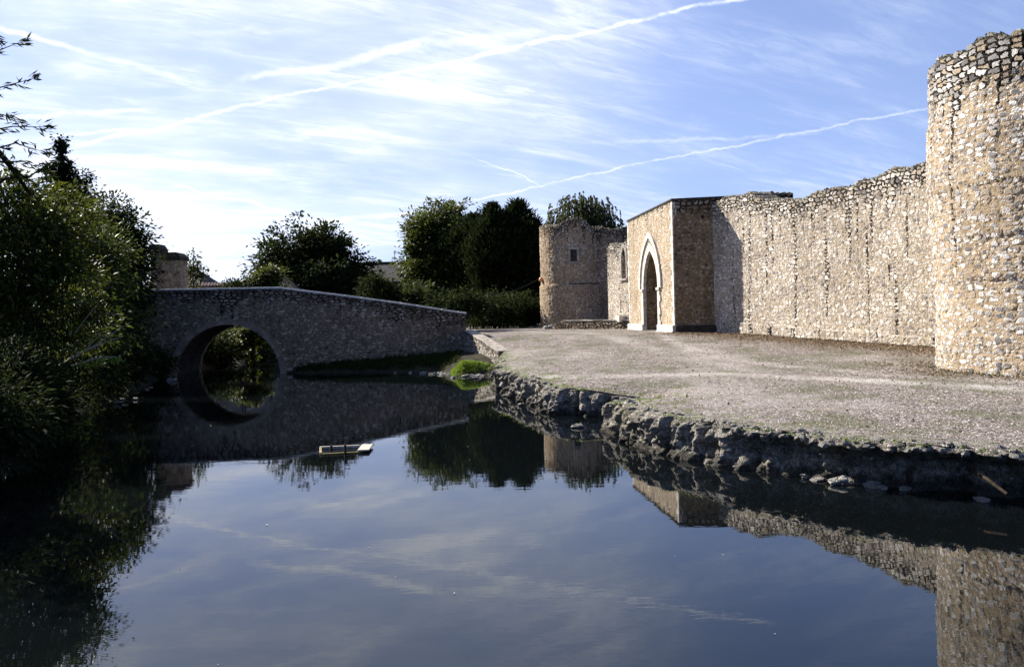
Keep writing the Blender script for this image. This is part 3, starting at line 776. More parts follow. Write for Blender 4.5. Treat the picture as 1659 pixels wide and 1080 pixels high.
# deck
g = GB()
S = np.linspace(0, L0+.2, 30); w = np.linspace(PT-.02, BT+.02, 6)
P = np.array([[list(O0+bd0*s-bn0*q)+[deckA] for q in w] for s in S]); g.add(P, np.array([[(s, q) for q in w] for s in S]), 3.)
S = np.linspace(-.2, L1+2.2, 30)
P = np.array([[list(K+bd1*s-bn1*q)+[float(deckB(s)) if s < L1 else float(deckB(L1))-.12*(s-L1)] for q in w] for s in S]); g.add(P, np.array([[(s, q) for q in w] for s in S]), 3.)
g.build('deck', M['gravel'], br, weld=0)
# copings
def coping_run(sb, O, ang, s0, s1, zf, off, wdt=.5, h=.10):
    d = np.array([math.cos(ang), math.sin(ang)]); n = np.array([d[1], -d[0]]); s = s0
    while s < s1-.05:
        L = min(random.uniform(.55, .95), s1-s)
        za, zb = float(zf(np.array(s))), float(zf(np.array(s+L)))
        p = O+d*(s+L/2)-n*off; sl = math.atan2(zb-za, L)
        M4 = Matrix.Translation((p[0], p[1], (za+zb)/2+h/2-.02)) @ Matrix.Rotation(ang, 4, 'Z') @ Matrix.Rotation(-sl, 4, 'Y')
        sb.box(None, (L-.012, wdt, h), bev=.018, M4=M4, jit=.006); s += L
sb = SB(); coping_run(sb, O0, bA0, 0, L0, hiA, .2); coping_run(sb, K, bA1, 0, L1+.03, hiB, .2)
sb.build('parapet_coping', M['coping'], br)
sb = SB(); coping_run(sb, O0-bn0*BT, bA0, 0, L0, hiA, .2); coping_run(sb, K-bn1*BT, bA1, 0, L1+.03, hiB, .2)
sb.build('rear_parapet_coping', M['coping'], br)
sb = SB(); n = 26
for k in range(n):
    a0, a1 = PI*k/n, PI*(k+1)/n-.008
    if AR*math.sin((a0+a1)/2) < .1: pass
    poly = []
    for a, r in ((a0, AR-.02), (a1, AR-.02), (a1, AR+.30), (a0, AR+.30)):
        p = O0+bd0*(acx-r*math.cos(a))+bn0*.035; poly.append((p[0], p[1], r*math.sin(a)-.03))
    sb.prism(poly, (-bn0[0]*.3, -bn0[1]*.3, 0))
M['vouss'] = simple('bridge_voussoir', (.15, .118, .088), (.27, .215, .165), 3, .95, .03)
sb.build('arch_ring', M['vouss'], br)

# ------------------------------------------------------------------ retaining wall
rw = empty('retaining_wall', (-1.7, 41.5, 0), 'sunlit vertical rubble retaining wall with a flat top leading down from the bridge end', 'retaining wall')
r0, r1 = np.array([-2.72, 44.55]), np.array([-.72, 38.4]); rA = math.atan2(r1[1]-r0[1], r1[0]-r0[0]); RL = float(np.hypot(*(r1-r0)))
rhi = lambda s: np.interp(s, [0, RL*.5, RL], [W(747, 536, 44.5).z, 1.52, W(804, 571, 38.5).z])
g = GB(); panel(g, r0, rA, 0, RL, -.4, ragged(rhi, .04, 91, .4), .6, .07); g.build('wall', MS['retain'], rw)
sb = SB(); coping_run(sb, r0, rA, .05, RL-.1, rhi, .32, .62, .08); sb.build('coping', M['slab'], rw)

# ------------------------------------------------------------------ eroded embankment edge
def bank_strip(y0, y1, name, label):
    ys = []; y = y0
    while y < y1: ys.append(y); y += np.interp(y, [8, 15, 25, 40], [.035, .05, .075, .1])
    ys = np.array(ys); x = bx(ys)
    P = np.stack([x, ys], -1)
    # resample by arc length so that the run towards the right stays fine
    L = np.concatenate([[0], np.cumsum(np.hypot(*np.diff(P, axis=0).T))]); n = int(L[-1]/.042)
    S = np.linspace(0, L[-1], n); x = np.interp(S, L, P[:, 0]); yy = np.interp(S, L, P[:, 1])
    tx, ty = np.gradient(x), np.gradient(yy)
    k = np.ones(25)/25
    tx = np.convolve(np.pad(tx, 12, 'edge'), k, 'valid'); ty = np.convolve(np.pad(ty, 12, 'edge'), k, 'valid')
    ln = np.hypot(tx, ty); nx, ny = -ty/ln, tx/ln      # towards the water
    zt = G(x+.3*0, yy)
    # profile: (outwards, height fraction 1=ground 0=water)
    prof_o = np.array([-.75, -.5, -.3, -.14, -.02, .05, .09, .11, .11, .10, .09, .09, .08, .08, .08, .09, .10, .11, .13, .16, .2, .24, .28])
    prof_z = np.array([1.012, 1.012, 1.01, 1.0, .96, .91, .85, .79, .73, .67, .61, .55, .49, .43, .37, .31, .25, .18, .11, .04, -.06, -.18, -.36])
    m = 64; q = np.linspace(0, 1, m); qq = np.linspace(0, 1, len(prof_o))
    po, pz = np.interp(q, qq, prof_o), np.interp(q, qq, prof_z)
    X = x[:, None]+nx[:, None]*po[None]; Yy = yy[:, None]+ny[:, None]*po[None]; Z = zt[:, None]*pz[None]
    under = np.interp(yy, [9, 12, 13.5, 15, 30, 40], [.75, .6, .18, -.08, -.04, .0])[:, None]*np.interp(q, [.25, .45, .8, 1], [0, 1, 1, .7])[None]
    amp = np.interp(q, [0, .12, .25, .8, 1], [0, .15, 1, 1, .6])[None]
    dsp = fbm(X*1.5, Yy*1.5, Z*1.5, 5, 101)*.42+.10*np.abs(vnoise(X*4.2, Yy*4.2, Z*4.2, 102))+.16*fbm(X*6, Yy*6, Z*4, 4, 108)-.09*np.abs(vnoise(X*9, Yy*9, Z*7, 103))-.05*np.abs(vnoise(X*17, Yy*17, Z*13, 107))
    rgd = 1-np.abs(vnoise(S[:, None]*2.1, Z*.35, seed=104)); dsp = dsp-.22*(rgd**5)
    rg2 = 1-np.abs(vnoise(S[:, None]*5.3, Z*.9, seed=105)); dsp = dsp-.10*(rg2**4)
    dsp = dsp*amp-under
    X = X+nx[:, None]*dsp; Yy = Yy+ny[:, None]*dsp; Z = Z+.09*fbm(X*3, Yy*3, Z*3+9, 3, 106)*amp*np.interp(q, [0, .2, .6, 1], [.6, 1, .6, .3])[None]
    g = GB(); g.add(np.stack([X, Yy, Z], -1), np.stack([np.repeat(S[:, None], m, 1), Z], -1), 1., False)
    o = g.build(name, M['bank'], weld=0)
    return tag(o, label, 'embankment'), (x, yy, nx, ny, zt)
bank, BK = bank_strip(7.2, 38.9, 'eroded_embankment', 'crumbling grey rubble embankment edge between the gravel yard and the water')

# loose stones
def stone(name, p, sz, k, label, group, flat=.6, mat='rock'):
    return tag(SB().rock((0, 0, 0), (sz, sz*random.uniform(.55, .9), sz*flat), k, 3, .3).build(name, M[mat], None, True), label, 'stone', group)
bxs, bys, bnx, bny, bzt = BK
protos = [SB().rock((0, 0, 0), (1, .75, .6), 11+k, 2, .5).build('edge_stone', M['rock'], None, False) for k in range(5)]
for k, o in enumerate(protos): tag(o, 'pale broken stone lying along the crumbling rim of the gravel bank', 'stone', 'broken stones along the bank rim')
i0 = int(np.argmax(bxs < 9.))
for k in range(150):
    i = int(i0+rng.beta(.8, 3.6)*(len(bxs)-i0-1)); o = protos[k] if k < 5 else protos[k % 5].copy()
    if k >= 5: COL.objects.link(o)
    off = rng.uniform(-.32, .12); s = rng.uniform(.025, .09)*np.interp(bys[i], [9, 15, 40], [1.0, 1., 1.3])
    o.location = (bxs[i]+bnx[i]*off, bys[i]+bny[i]*off, bzt[i]+(.01 if off < -.05 else -.03)-max(off, 0)*.5)
    o.rotation_euler = (rng.uniform(-.4, .4), rng.uniform(-.4, .4), rng.uniform(0, 6.28)); o.scale = (s*1.2, s, s*.75)
for k in range(40):
    x = rng.uniform(-4.6, -.9); sh_ = np.interp(x, [-4.6, -3.8, -2.4, -1.2, 0], [39.6, 39.2, 36.9, 36.5, 36.4]); o = protos[k % 5].copy(); COL.objects.link(o); s = rng.uniform(.05, .17)
    o.location = (x, sh_+rng.uniform(-.25, .5), rng.uniform(-.02, .06)); o.scale = (s*1.2, s, s*.7); o.rotation_euler = (rng.uniform(-.4, .4), 0, rng.uniform(0, 6)); o.name = 'shore_stone'
    tag(o, 'grey stone at the water line around the small grassy mound', 'stone', 'stones around the grassy mound')
wst = [(1395, 742, .22), (1325, 775, .13), (1373, 779, .17), (1412, 784, .2), (1428, 788, .13), (1474, 778, .11), (1467, 790, .12), (1578, 778, .15), (1185, 752, .14), (1200, 757, .12), (1306, 770, .13), (1150, 748, .12), (1590, 808, .12),
       (935, 690, .22), (820, 640, .22), (845, 655, .2), (790, 606, .25), (760, 608, .22), (735, 611, .2), (715, 606, .22), (700, 605, .16), (683, 604, .14), (665, 603, .14), (640, 603, .12), (775, 612, .2)]
for k, (u, v, s) in enumerate(wst):
    hz = CV-(u-CU)*math.tan(ROLL); Y = F*(CH-.03)/(v-hz); p = W(u, v, Y)
    o = protos[k % 5].copy(); COL.objects.link(o); o.location = (p.x, p.y, .02); o.scale = (s*rng.uniform(.7, 1.3), s*.8, s*rng.uniform(.4, .65))
    o.rotation_euler = (rng.uniform(-.3, .3), rng.uniform(-.3, .3), rng.uniform(0, 6.28)); o.name = 'water_stone'
    tag(o, 'pale stone breaking the surface of the water at the foot of the bank', 'stone', 'stones at the waterline')
    o['group'] = 'stones at the waterline'
for k in range(12):   # stones along the left waterline
    y = rng.uniform(24, 40); o = protos[k % 5].copy(); COL.objects.link(o); s = rng.uniform(.08, .16)
    o.location = (float(xl(y))+rng.uniform(-.1, .4), y, rng.uniform(-.02, .08)); o.scale = (s, s, s*.7); o.rotation_euler = (0, 0, rng.uniform(0, 6)); o.name = 'bank_stone'
    tag(o, 'dim stone at the shaded foot of the overgrown left bank', 'stone', 'stones along the left bank')
# flat slab leaning out of the water
sb = SB(); M4 = Matrix.Translation(W(1358, 777, 12.6)) @ Matrix.Rotation(R(-14), 4, 'Y') @ Matrix.Rotation(R(25), 4, 'X')
sb.box(None, (.30, .12, .045), bev=.02, M4=M4, jit=.01)
tag(sb.build('stone_slab', M['rock']), 'flat pale oblong slab tilted out of the water below the bank', 'stone')
sb = SB(); a, b = W(1570, 760, 11.6), W(1632, 800, 10.6); b.z = max(b.z, .05)
sb.tube([a, a.lerp(b, .5)+Vector((0, 0, .03)), b], [.03, .026, .02], 8); tag(sb.build('dead_pole', M['bark']), 'thin dark pole sloping from the undercut bank down into the water at far right', 'pole')

# ------------------------------------------------------------------ foliage
def leaf_mat(name, dark, mid, light, trans=.35, tcol=None, spec=.16, rough=.55):
    m, t, out = new_mat(name)
    r = t.attr('rnd')
    col = t.ramp(r, [(0., dark), (.55, mid), (1., light)])
    b = t.new('ShaderNodeBsdfPrincipled'); t.put(b.inputs['Base Color'], col); t.put(b.inputs['Roughness'], rough)
    t.put(b.inputs['Specular IOR Level'], spec)
    tr = t.new('ShaderNodeBsdfTranslucent'); t.put(tr.inputs[0], t.mix(.5, col, tcol or tuple(q*1.6 for q in light)))
    mx = t.new('ShaderNodeMixShader'); t.put(mx.inputs[0], trans)
    t.l.new(b.outputs[0], mx.inputs[1]); t.l.new(tr.outputs[0], mx.inputs[2]); t.l.new(mx.outputs[0], out.inputs[0])
    return m
LM = {
 'dark': leaf_mat('leaf_dark_green', (.004, .008, .003), (.013, .021, .007), (.042, .056, .015), .2, spec=.04, rough=.8),
 'mid': leaf_mat('leaf_mid_green', (.004, .008, .002), (.016, .026, .006), (.070, .090, .020), .30, spec=.08, rough=.6),
 'bright': leaf_mat('leaf_fresh_green', (.003, .006, .002), (.015, .024, .005), (.14, .165, .034), .22, (.22, .27, .035), spec=.12),
 'willow': leaf_mat('leaf_willow', (.010, .013, .006), (.034, .042, .016), (.090, .100, .038), .32, spec=.08),
 'conifer': leaf_mat('leaf_conifer', (.002, .005, .002), (.010, .016, .006), (.034, .046, .015), .14, spec=.04, rough=.8),
 'grass': leaf_mat('grass_blade', (.03, .05, .01), (.09, .15, .02), (.20, .30, .04), .4, (.3, .42, .05)),
 'bankgrass': leaf_mat('bank_grass_blade', (.008, .012, .004), (.022, .032, .009), (.055, .070, .018), .2, spec=.05, rough=.8),
 'sedge': leaf_mat('sedge_blade', (.006, .008, .004), (.014, .016, .008), (.045, .045, .025), .12, spec=.05, rough=.8),
 'litter': leaf_mat('dead_leaf', (.05, .032, .02), (.14, .09, .055), (.30, .23, .15), .1, (.3, .2, .1), .2, .8),
}
def unit(a): return a/np.maximum(np.linalg.norm(a, axis=-1, keepdims=True), 1e-9)
def leaf_mesh(name, C, D, N, L, Wd, rnd, fold=.18):
    """C base points, D long axes, N normals"""
    n = len(C); D = unit(D); S = unit(np.cross(D, N)); N = np.cross(S, D)
    L = np.broadcast_to(L, (n,))[:, None]; Wd = np.broadcast_to(Wd, (n,))[:, None]
    V = np.stack([C, C+D*L*.45+S*Wd*.5+N*L*fold*.3, C+D*L, C+D*L*.45-S*Wd*.5+N*L*fold*.3], 1).reshape(-1, 3)
    me = bpy.data.meshes.new(name); me.vertices.add(4*n); me.vertices.foreach_set('co', V.astype(np.float32).ravel())
    me.loops.add(4*n); me.loops.foreach_set('vertex_index', np.arange(4*n, dtype=np.int32))
    me.polygons.add(n); me.polygons.foreach_set('loop_start', np.arange(0, 4*n, 4, dtype=np.int32)); me.update(calc_edges=True)
    a = me.attributes.new('rnd', 'FLOAT', 'FACE'); a.data.foreach_set('value', np.clip(rnd, 0, 1).astype(np.float32))
    return me
def B(u, v, D, ru, rv, ry=None):
    c = W(u, v, D); k = D/F
    return (c.x, c.y, c.z, ru*k, ry if ry else ru*k*.9, rv*k)
def clumps(blobs, n, r, p=2.4, rag=.3):
    vol = np.array([b[3]*b[4]*b[5] for b in blobs])**.75; ch = r.choice(len(blobs), n, p=vol/vol.sum()); b = np.array(blobs)[ch]
    d = unit(r.normal(size=(n, 3))); rr = r.random(n)**(1/p)*(1+rag*vnoise(d[:, 0]*2.3+b[:, 0], d[:, 1]*2.3, d[:, 2]*2.3+b[:, 2], 5)*1.2)
    return b[:, :3]+d*rr[:, None]*b[:, 3:6], d, b
def foliage(name, blobs, ncl, per, L, Wd, mat, parent, seed, rc=.35, droop=.25, p=2.4, rag=.3, out=.6, zmin=None, flat=.65):
    r = np.random.default_rng(seed); C, d, b = clumps(blobs, ncl, r, p, rag)
    rc_ = rc*(.6+.8*r.random(ncl)); idx = np.repeat(np.arange(ncl), per); n = len(idx)
    off = r.normal(size=(n, 3))*rc_[idx][:, None]*np.array([1, 1, flat])
    P = C[idx]+off
    dirs = unit(off)*.7+d[idx]*out+r.normal(size=(n, 3))*.45; dirs[:, 2] -= droop*1.5
    N = r.normal(size=(n, 3))*.6+np.array([0, 0, 1.]); 
    rnd = .38+.30*r.normal(size=ncl)[idx]+.26*r.normal(size=n)
    if zmin is not None:
        k = P[:, 2] > zmin; P, dirs, N, rnd = P[k], dirs[k], N[k], rnd[k]; n = len(P)
    s = .6+.7*r.random(n)
    o = link(name, leaf_mesh(name, P, dirs, N, L*s, Wd*s, rnd), mat, parent)
    return o, C
def limbs(base, C, n, r0, seed, parent, name='trunk', split=.45, mat=None, mid=None):
    r = random.Random(seed); sb = SB(); base = Vector(base); cen = Vector(C.mean(0)) if mid is None else Vector(mid)
    fork = base.lerp(Vector((cen.x, cen.y, max(cen.z, base.z+1))), split)
    pts = [base, base.lerp(fork, .3)+Vector((r.uniform(-.1, .1), r.uniform(-.1, .1), 0))*r0*4, base.lerp(fork, .7)+Vector((r.uniform(-.1, .1), 0, 0))*r0*4, fork]
    sb.tube(pts, [r0*1.35, r0, r0*.85, r0*.7], 9)
    for k in range(n):
        t = Vector(C[r.randrange(len(C))]); a = base.lerp(fork, r.uniform(.7, 1)); L = (t-a).length
        m1 = a.lerp(t, .35)+Vector((r.uniform(-1, 1), r.uniform(-1, 1), r.uniform(.3, 1.2)))*L*.10
        m2 = a.lerp(t, .7)+Vector((r.uniform(-1, 1), r.uniform(-1, 1), r.uniform(.2, 1)))*L*.08
        sb.tube([a, m1, m2, t], [r0*.45, r0*.3, r0*.17, r0*.05], 5, False)
    return sb.build(name, mat or M['bark'], parent, True)
def tree(name, label, cat, base, blobs, ncl, per, L, Wd, mat, seed, r0=.2, nl=14, group=None, **kw):
    t = empty(name, base, label, cat, group)
    o, C = foliage('crown', blobs, ncl, per, L, Wd, LM[mat], t, seed, **kw)
    limbs(base, C, nl, r0, seed, t)
    return t
def shrub(label, u, v, D, ru, rv, base, mat, seed, ncl=120, per=26, L=.16, Wd=.06, extra=(), group=None, name='shrub', rc=.28, p=2., **kw):
    bl = [B(u, v, D, ru, rv)]+[B(*e) for e in extra]
    c = bl[0]; bs = (c[0], c[1], base)
    t = empty(name, bs, label, 'shrub', group)
    o, C = foliage('foliage', bl, ncl, per, L, Wd, LM[mat], t, seed, rc=rc, zmin=base-.1, p=p, rag=.5, **kw)
    limbs(bs, C, 8, .05, seed, t, 'stem', .3)
    return t

# --- left bank, far to near
b = W(96, 500, 45)
t = empty('ivy_clad_snag', (b.x, b.y, 1.3), 'black ivy-covered dead trunk standing like a spire above the left bank trees', 'tree')
tp_ = W(97, 224, 45)
SB().tube([(b.x+.3, b.y, 1.2), (b.x+.1, b.y, 6), (tp_.x+.15, tp_.y, 10), (tp_.x, tp_.y, tp_.z)], [.35, .3, .2, .08], 8).build('trunk', M['bark'], t, True)
foliage('ivy', [B(96, 229, 45, 6, 8), B(99, 245, 45, 7, 16), B(100, 266, 45, 12, 14), B(84, 274, 45, 8, 10), B(104, 285, 45, 20, 16), B(108, 310, 45, 30, 24), B(100, 350, 45, 45, 45), B(97, 420, 45, 50, 60)], 620, 34, .17, .15, LM['conifer'], t, 5, rc=.15, rag=.15, droop=.4)
b = W(138, 500, 43)
t = tree('tree', 'small dark tree with a round ball-like top right of the ivy-clad spire', 'tree', (b.x, b.y, 1.2), [B(136, 288, 43, 12, 11), B(143, 320, 43, 20, 14), B(135, 350, 43, 25, 25)], 110, 30, .17, .10, 'conifer', 6, .14, 6, rc=.16, rag=.15)
b = W(205, 560, 40)
tree('tree', 'tall dark broadleaf tree hanging over the left end of the stone bridge', 'tree', (b.x-1.5, b.y, 1.2),
     [B(184, 354, 40, 26, 36), B(196, 385, 39, 42, 45), B(200, 420, 39, 40, 50), B(172, 470, 38, 56, 60), B(206, 480, 40, 30, 46), B(160, 420, 38, 50, 60), B(190, 530, 38, 38, 44), B(152, 350, 41, 22, 20)], 620, 40, .24, .11, 'dark', 7, .3, 26, rc=.33, rag=.5, p=1.8)
b = W(120, 560, 30)
tree('tree', 'broad dark tree with glinting leaves in the middle of the left bank', 'tree', (b.x-2, b.y+2, 1.2),
     [B(140, 440, 30, 62, 80), B(100, 392, 30, 58, 62), B(60, 366, 31, 56, 48), B(150, 520, 29, 60, 60), B(175, 420, 32, 35, 60)], 620, 40, .20, .075, 'mid', 8, .25, 22, rc=.32, rag=.5, p=1.8)
b = W(40, 560, 21)
tree('tree', 'sunlit green ash-like tree with fresh narrow leaves at the left edge of the picture', 'tree', (b.x-2.5, b.y+2.5, 1.2),
     [B(8, 300, 21, 34, 30), B(45, 335, 21, 30, 22), B(82, 324, 22, 22, 18), B(112, 336, 22, 24, 16), B(138, 350, 23, 20, 18), B(20, 360, 20.5, 44, 30), B(75, 368, 20.5, 36, 26), B(122, 392, 22, 26, 22),
      B(40, 418, 20, 46, 28), B(98, 432, 20.5, 36, 26), B(140, 446, 22.5, 24, 24), B(20, 470, 20, 46, 28), B(78, 482, 20, 40, 26), B(128, 498, 21.5, 38, 24), B(40, 525, 20, 50, 26), B(100, 540, 20.5, 40, 24), B(155, 535, 23, 26, 22), B(-70, 400, 21, 70, 120)],
     900, 30, .19, .055, 'bright', 9, .2, 30, rc=.24, rag=.6, droop=.15, p=2.4)
# leaning tree at frame edge with drooping twigs against the sky
t = empty('leaning_tree', (-13.2, 17.0, 1.2), 'dark tree leaning in from the left edge, drooping twigs against the sky', 'tree')
sb = SB()
A_ = [Vector((-13.2, 17, 1.1)), W(-260, 420, 17), W(-150, 180, 17), W(-60, 120, 16.5)]
sb.tube(A_, [.2, .17, .12, .05], 8)
tr2 = [W(-150, 130, 17), W(-40, 205, 17.4), W(8, 258, 17.6), W(50, 316, 17.8)]
sb.tube(tr2, [.09, .075, .06, .03], 8)
tw = [[(-120, 150), (-60, 110), (-10, 85), (34, 68)], [(-120, 190), (-50, 155), (0, 142), (52, 128)], [(-140, 240), (-30, 215), (20, 205), (74, 206)],
      [(-120, 270), (-20, 245), (25, 232), (70, 246)], [(-80, 300), (0, 262), (40, 262), (78, 280)], [(-60, 330), (10, 290), (50, 285), (82, 262)], [(10, 262), (36, 285), (60, 300), (74, 290)], [(-140, 110), (-60, 60), (-30, 50), (-5, 62)],
      [(-90, 215), (-20, 190), (5, 186), (30, 196)]]
r = np.random.default_rng(4); PP, DD = [], []
for k, q in enumerate(tw):
    dd = 16.2+.35*k*(-1)**k*.5; p = [W(u, v, dd+.25*i) for i, (u, v) in enumerate(q)]
    sb.tube(p, [.03, .022, .014, .005], 5, False)
    for i in range(len(p)-1):
        if q[i][0] < -90: continue
        for s in range(16):
            f = r.random(); base = p[i].lerp(p[i+1], f); d = (p[i+1]-p[i]).normalized()
            PP.append(np.array(base)+r.normal(size=3)*.045); DD.append(np.array(d)*.8+r.normal(size=3)*.45+np.array([0, 0, -.25]))
    for s in range(10): PP.append(np.array(p[-1])+r.normal(size=3)*.04); DD.append(np.array((p[-1]-p[-2]).normalized())+r.normal(size=3)*.4)
sb.build('trunk', M['bark'], t, True)
PP, DD = np.array(PP), np.array(DD); n = len(PP)
link('twig_leaves', leaf_mesh('twig_leaves', PP, DD, r.normal(size=(n, 3)), .16+.07*r.random(n), .042, r.random(n)), LM['dark'], t)
foliage('crown', [B(-150, 130, 17, 80, 90), B(-190, 260, 17, 100, 100)], 260, 36, .16, .05, LM['dark'], t, 14, rc=.3)
# overhanging shrubs down to the water
sh = [(208, 568, 37, 32, 36, 'dark', .3), (195, 585, 33, 44, 42, 'dark', .3), (150, 600, 28, 52, 52, 'dark', .2), (100, 600, 23.5, 60, 66, 'mid', .2), (70, 660, 20, 55, 55, 'dark', .1), (20, 640, 17, 60, 80, 'dark', .1), (-30, 690, 14.5, 70, 80, 'dark', .1), (245, 588, 40.3, 22, 20, 'dark', .2)]
names = ['dark shrub at the foot of the bridge\'s left side, above the far water edge', 'dim shrub under the tall tree left of the bridge', 'shaded shrub above the dead pale twigs on the left bank', 'leafy shrub spreading below the glinting tree on the left bank',
         'dark low shrub trailing towards the water on the near left bank', 'leafy shrub at the left picture edge above the drooping sedge', 'nearest dark shrub at the bottom left of the bank', 'small dark shrub beside the left side of the bridge arch']
for k, (u, v, D, ru, rv, mt, zb) in enumerate(sh):
    shrub(names[k], u, v, D, ru, rv, zb, mt, 40+k, 230, 34, .15 if D < 30 else .2, .05 if D < 30 else .08, rc=.24)
# sedge at near-left water edge
r = np.random.default_rng(77); sb = SB()
for tfi, (cx_, cy_, cz_) in enumerate([W(-10, 640, 15.5), W(10, 690, 14.5), W(-20, 740, 13.5), W(45, 660, 18)]):
    t = empty('sedge_tuft', (cx_, cy_, max(cz_-.3, .1)), ['drooping sedge tuft highest at the left picture edge', 'drooping sedge tuft between two others at the left water edge', 'drooping sedge tuft lowest at the left picture edge', 'small sedge tuft furthest along the left water edge'][tfi], 'plant', 'sedge tufts on the left bank')
    P, D_, N_, Ls = [], [], [], []
    for k in range(170):
        a = r.uniform(0, 2*PI); L = r.uniform(.5, 1.1); o = Vector((cx_+r.normal()*.12, cy_+r.normal()*.12, max(cz_-.3, .1))); d = Vector((math.cos(a)*.5, math.sin(a)*.5, 1)).normalized(); p = o
        for s in range(7):
            P.append(p[:]); D_.append(d[:]); N_.append((math.cos(a), math.sin(a), .4)); Ls.append(L/7*1.12); p = p+d*(L/7); d = (d+Vector((math.cos(a)*.25, math.sin(a)*.25, -.36))).normalized()
    link('blades', leaf_mesh('blades', np.array(P), np.array(D_), np.array(N_), np.array(Ls), .02, np.repeat(r.random(170), 7)), LM['sedge'], t)
# dead pale branch with a spray of leaves, sunlight painted into their colour
t = empty('fallen_branch', W(105, 610, 21), 'pale dry branch reaching out over the water with a sunlit-coloured spray of narrow leaves', 'branch')
sb = SB(); D0 = 20.5
for q in ([(95, 592), (140, 567), (178, 552), (198, 545)], [(110, 582), (150, 562), (190, 535), (213, 521)], [(115, 548), (128, 530), (145, 508), (160, 490)], [(140, 566), (150, 553), (160, 545), (168, 542)], [(118, 592), (150, 582), (170, 578), (195, 578)]):
    sb.tube([W(u, v, D0-.2*i) for i, (u, v) in enumerate(q)], [.022, .016, .011, .005], 5, False)
sb.build('twigs', M['twig'], t, True)
r = np.random.default_rng(78); n = 90; f = r.random(n)
P = np.array([np.array(W(118+82*a, 590-12*a+r.normal()*2.5, D0-.3)) for a in f]); D_ = np.array([.5, -.1, -.55])+r.normal(size=(n, 3))*.35
link('leaves', leaf_mesh('leaves', P, D_, r.normal(size=(n, 3))*.5+np.array([-.4, .3, .6]), .13, .03, .5+.5*r.random(n)), LM['grass'], t)  # bright grass colour stands in for sunlight on the shaded spray

# --- behind the bridge
for (lab, u, v, D, ru, rv, zb, mt, ex, n) in [
    ('dark shrub seen through the bridge arch on its left side', 335, 572, 50, 46, 34, -.1, 'dark', [(300, 560, 50, 30, 40)], 420),
    ('sunlit leafy shrub seen through the bridge arch, behind the ivy post', 400, 562, 56, 40, 30, -.1, 'bright', [], 300),
    ('dark tangle of undergrowth closing the river beyond the bridge arch', 372, 565, 62, 90, 60, -.1, 'dark', [], 700),
    ('low bushy growth between the two dark roofs behind the bridge', 388, 468, 58, 26, 7, 1.5, 'dark', [], 110),
    ('leafy garden shrub in front of the long dark roof behind the bridge', 632, 482, 63, 34, 24, 1.4, 'dark', [(608, 462, 63, 20, 14)], 240),
    ('garden shrub with bare lower stems left of the tall lime tree trunk', 676, 485, 62, 28, 20, 1.4, 'mid', [], 160),
    ('yellow-green shrub at the left foot of the round-crowned tree behind the bridge', 436, 450, 58, 22, 18, 1.5, 'bright', [(425, 460, 58, 18, 14)], 150),
    ('laurel shrub with glinting leaves above the right end of the bridge parapet', 745, 492, 60, 52, 16, 1.4, 'dark', [], 260),
    ('dark clipped shrub in shade right of the laurel, below the conifers', 800, 505, 66, 45, 26, 1.4, 'dark', [], 260),
    ('dark shrub in shade against the left side of the distant round tower', 850, 505, 68, 34, 28, 1.4, 'dark', [], 220)]:
    shrub(lab, u, v, D, ru, rv, zb, mt, 90+int(u), n, 26, .26, .12, ex, rc=.32)
# ivy post under the arch
b = W(411, 598, 50); t = empty('ivy_post', (b.x, b.y, -.1), 'upright post wrapped in sunlit ivy standing in the water beyond the bridge arch', 'post')
tp_ = W(411, 524, 50); SB().tube([(b.x, b.y, -.4), (b.x, b.y, 1.2), tp_], [.13, .12, .09], 8).build('post', M['bark'], t, True)
foliage('ivy', [B(409, 545, 50, 9, 22), B(409, 575, 50, 7, 20), B(400, 538, 50, 16, 8), B(388, 556, 50, 14, 6), B(425, 548, 50, 14, 8)], 150, 22, .17, .13, LM['bright'], t, 33, rc=.13, droop=.5)
# sapling above parapet
b = W(313, 470, 50); t = empty('sapling', (b.x, b.y, 2.), 'slender young tree with sparse leaves standing above the level parapet of the bridge', 'tree')
foliage('crown', [B(314, 412, 50, 6, 9), B(313, 432, 50, 13, 14), B(322, 440, 50, 12, 9), B(311, 456, 50, 14, 9)], 95, 10, .22, .10, LM['mid'], t, 34, rc=.16, rag=.2, droop=.05)
SB().tube([(b.x, b.y, 1.6), W(313, 440, 50), W(314, 405, 50)], [.05, .03, .012], 6).build('trunk', M['bark'], t, True)

b = W(512, 520, 75)
tree('chestnut_tree', 'broad round-crowned dark tree rising behind the middle of the bridge', 'tree', (b.x, b.y, 1.5),
     [B(508, 408, 75, 52, 40), B(462, 425, 74, 42, 32), B(555, 430, 75, 40, 34), B(440, 405, 75, 15, 16), B(585, 450, 75, 20, 24), B(510, 460, 73, 88, 36), B(430, 445, 74, 24, 30), B(520, 395, 76, 44, 28), B(470, 470, 73, 60, 22)], 860, 36, .42, .20, 'dark', 51, .45, 26, rc=.42, rag=.62, p=2.2)
b = W(686, 520, 84)
tree('lime_tree', 'tall green tree with sunlit leaf tips and a dark trunk beside the bridge end', 'tree', (b.x, b.y, 1.5),
     [B(712, 368, 85, 42, 33), B(690, 395, 84, 36, 40), B(740, 395, 84, 42, 44), B(672, 430, 84, 22, 40), B(760, 420, 84, 30, 50), B(700, 450, 83, 42, 34), B(735, 450, 83, 44, 44), B(725, 350, 86, 26, 18), B(680, 375, 85, 24, 28)], 1150, 36, .38, .20, 'bright', 52, .45, 24, rc=.42, rag=.6, p=2.2)
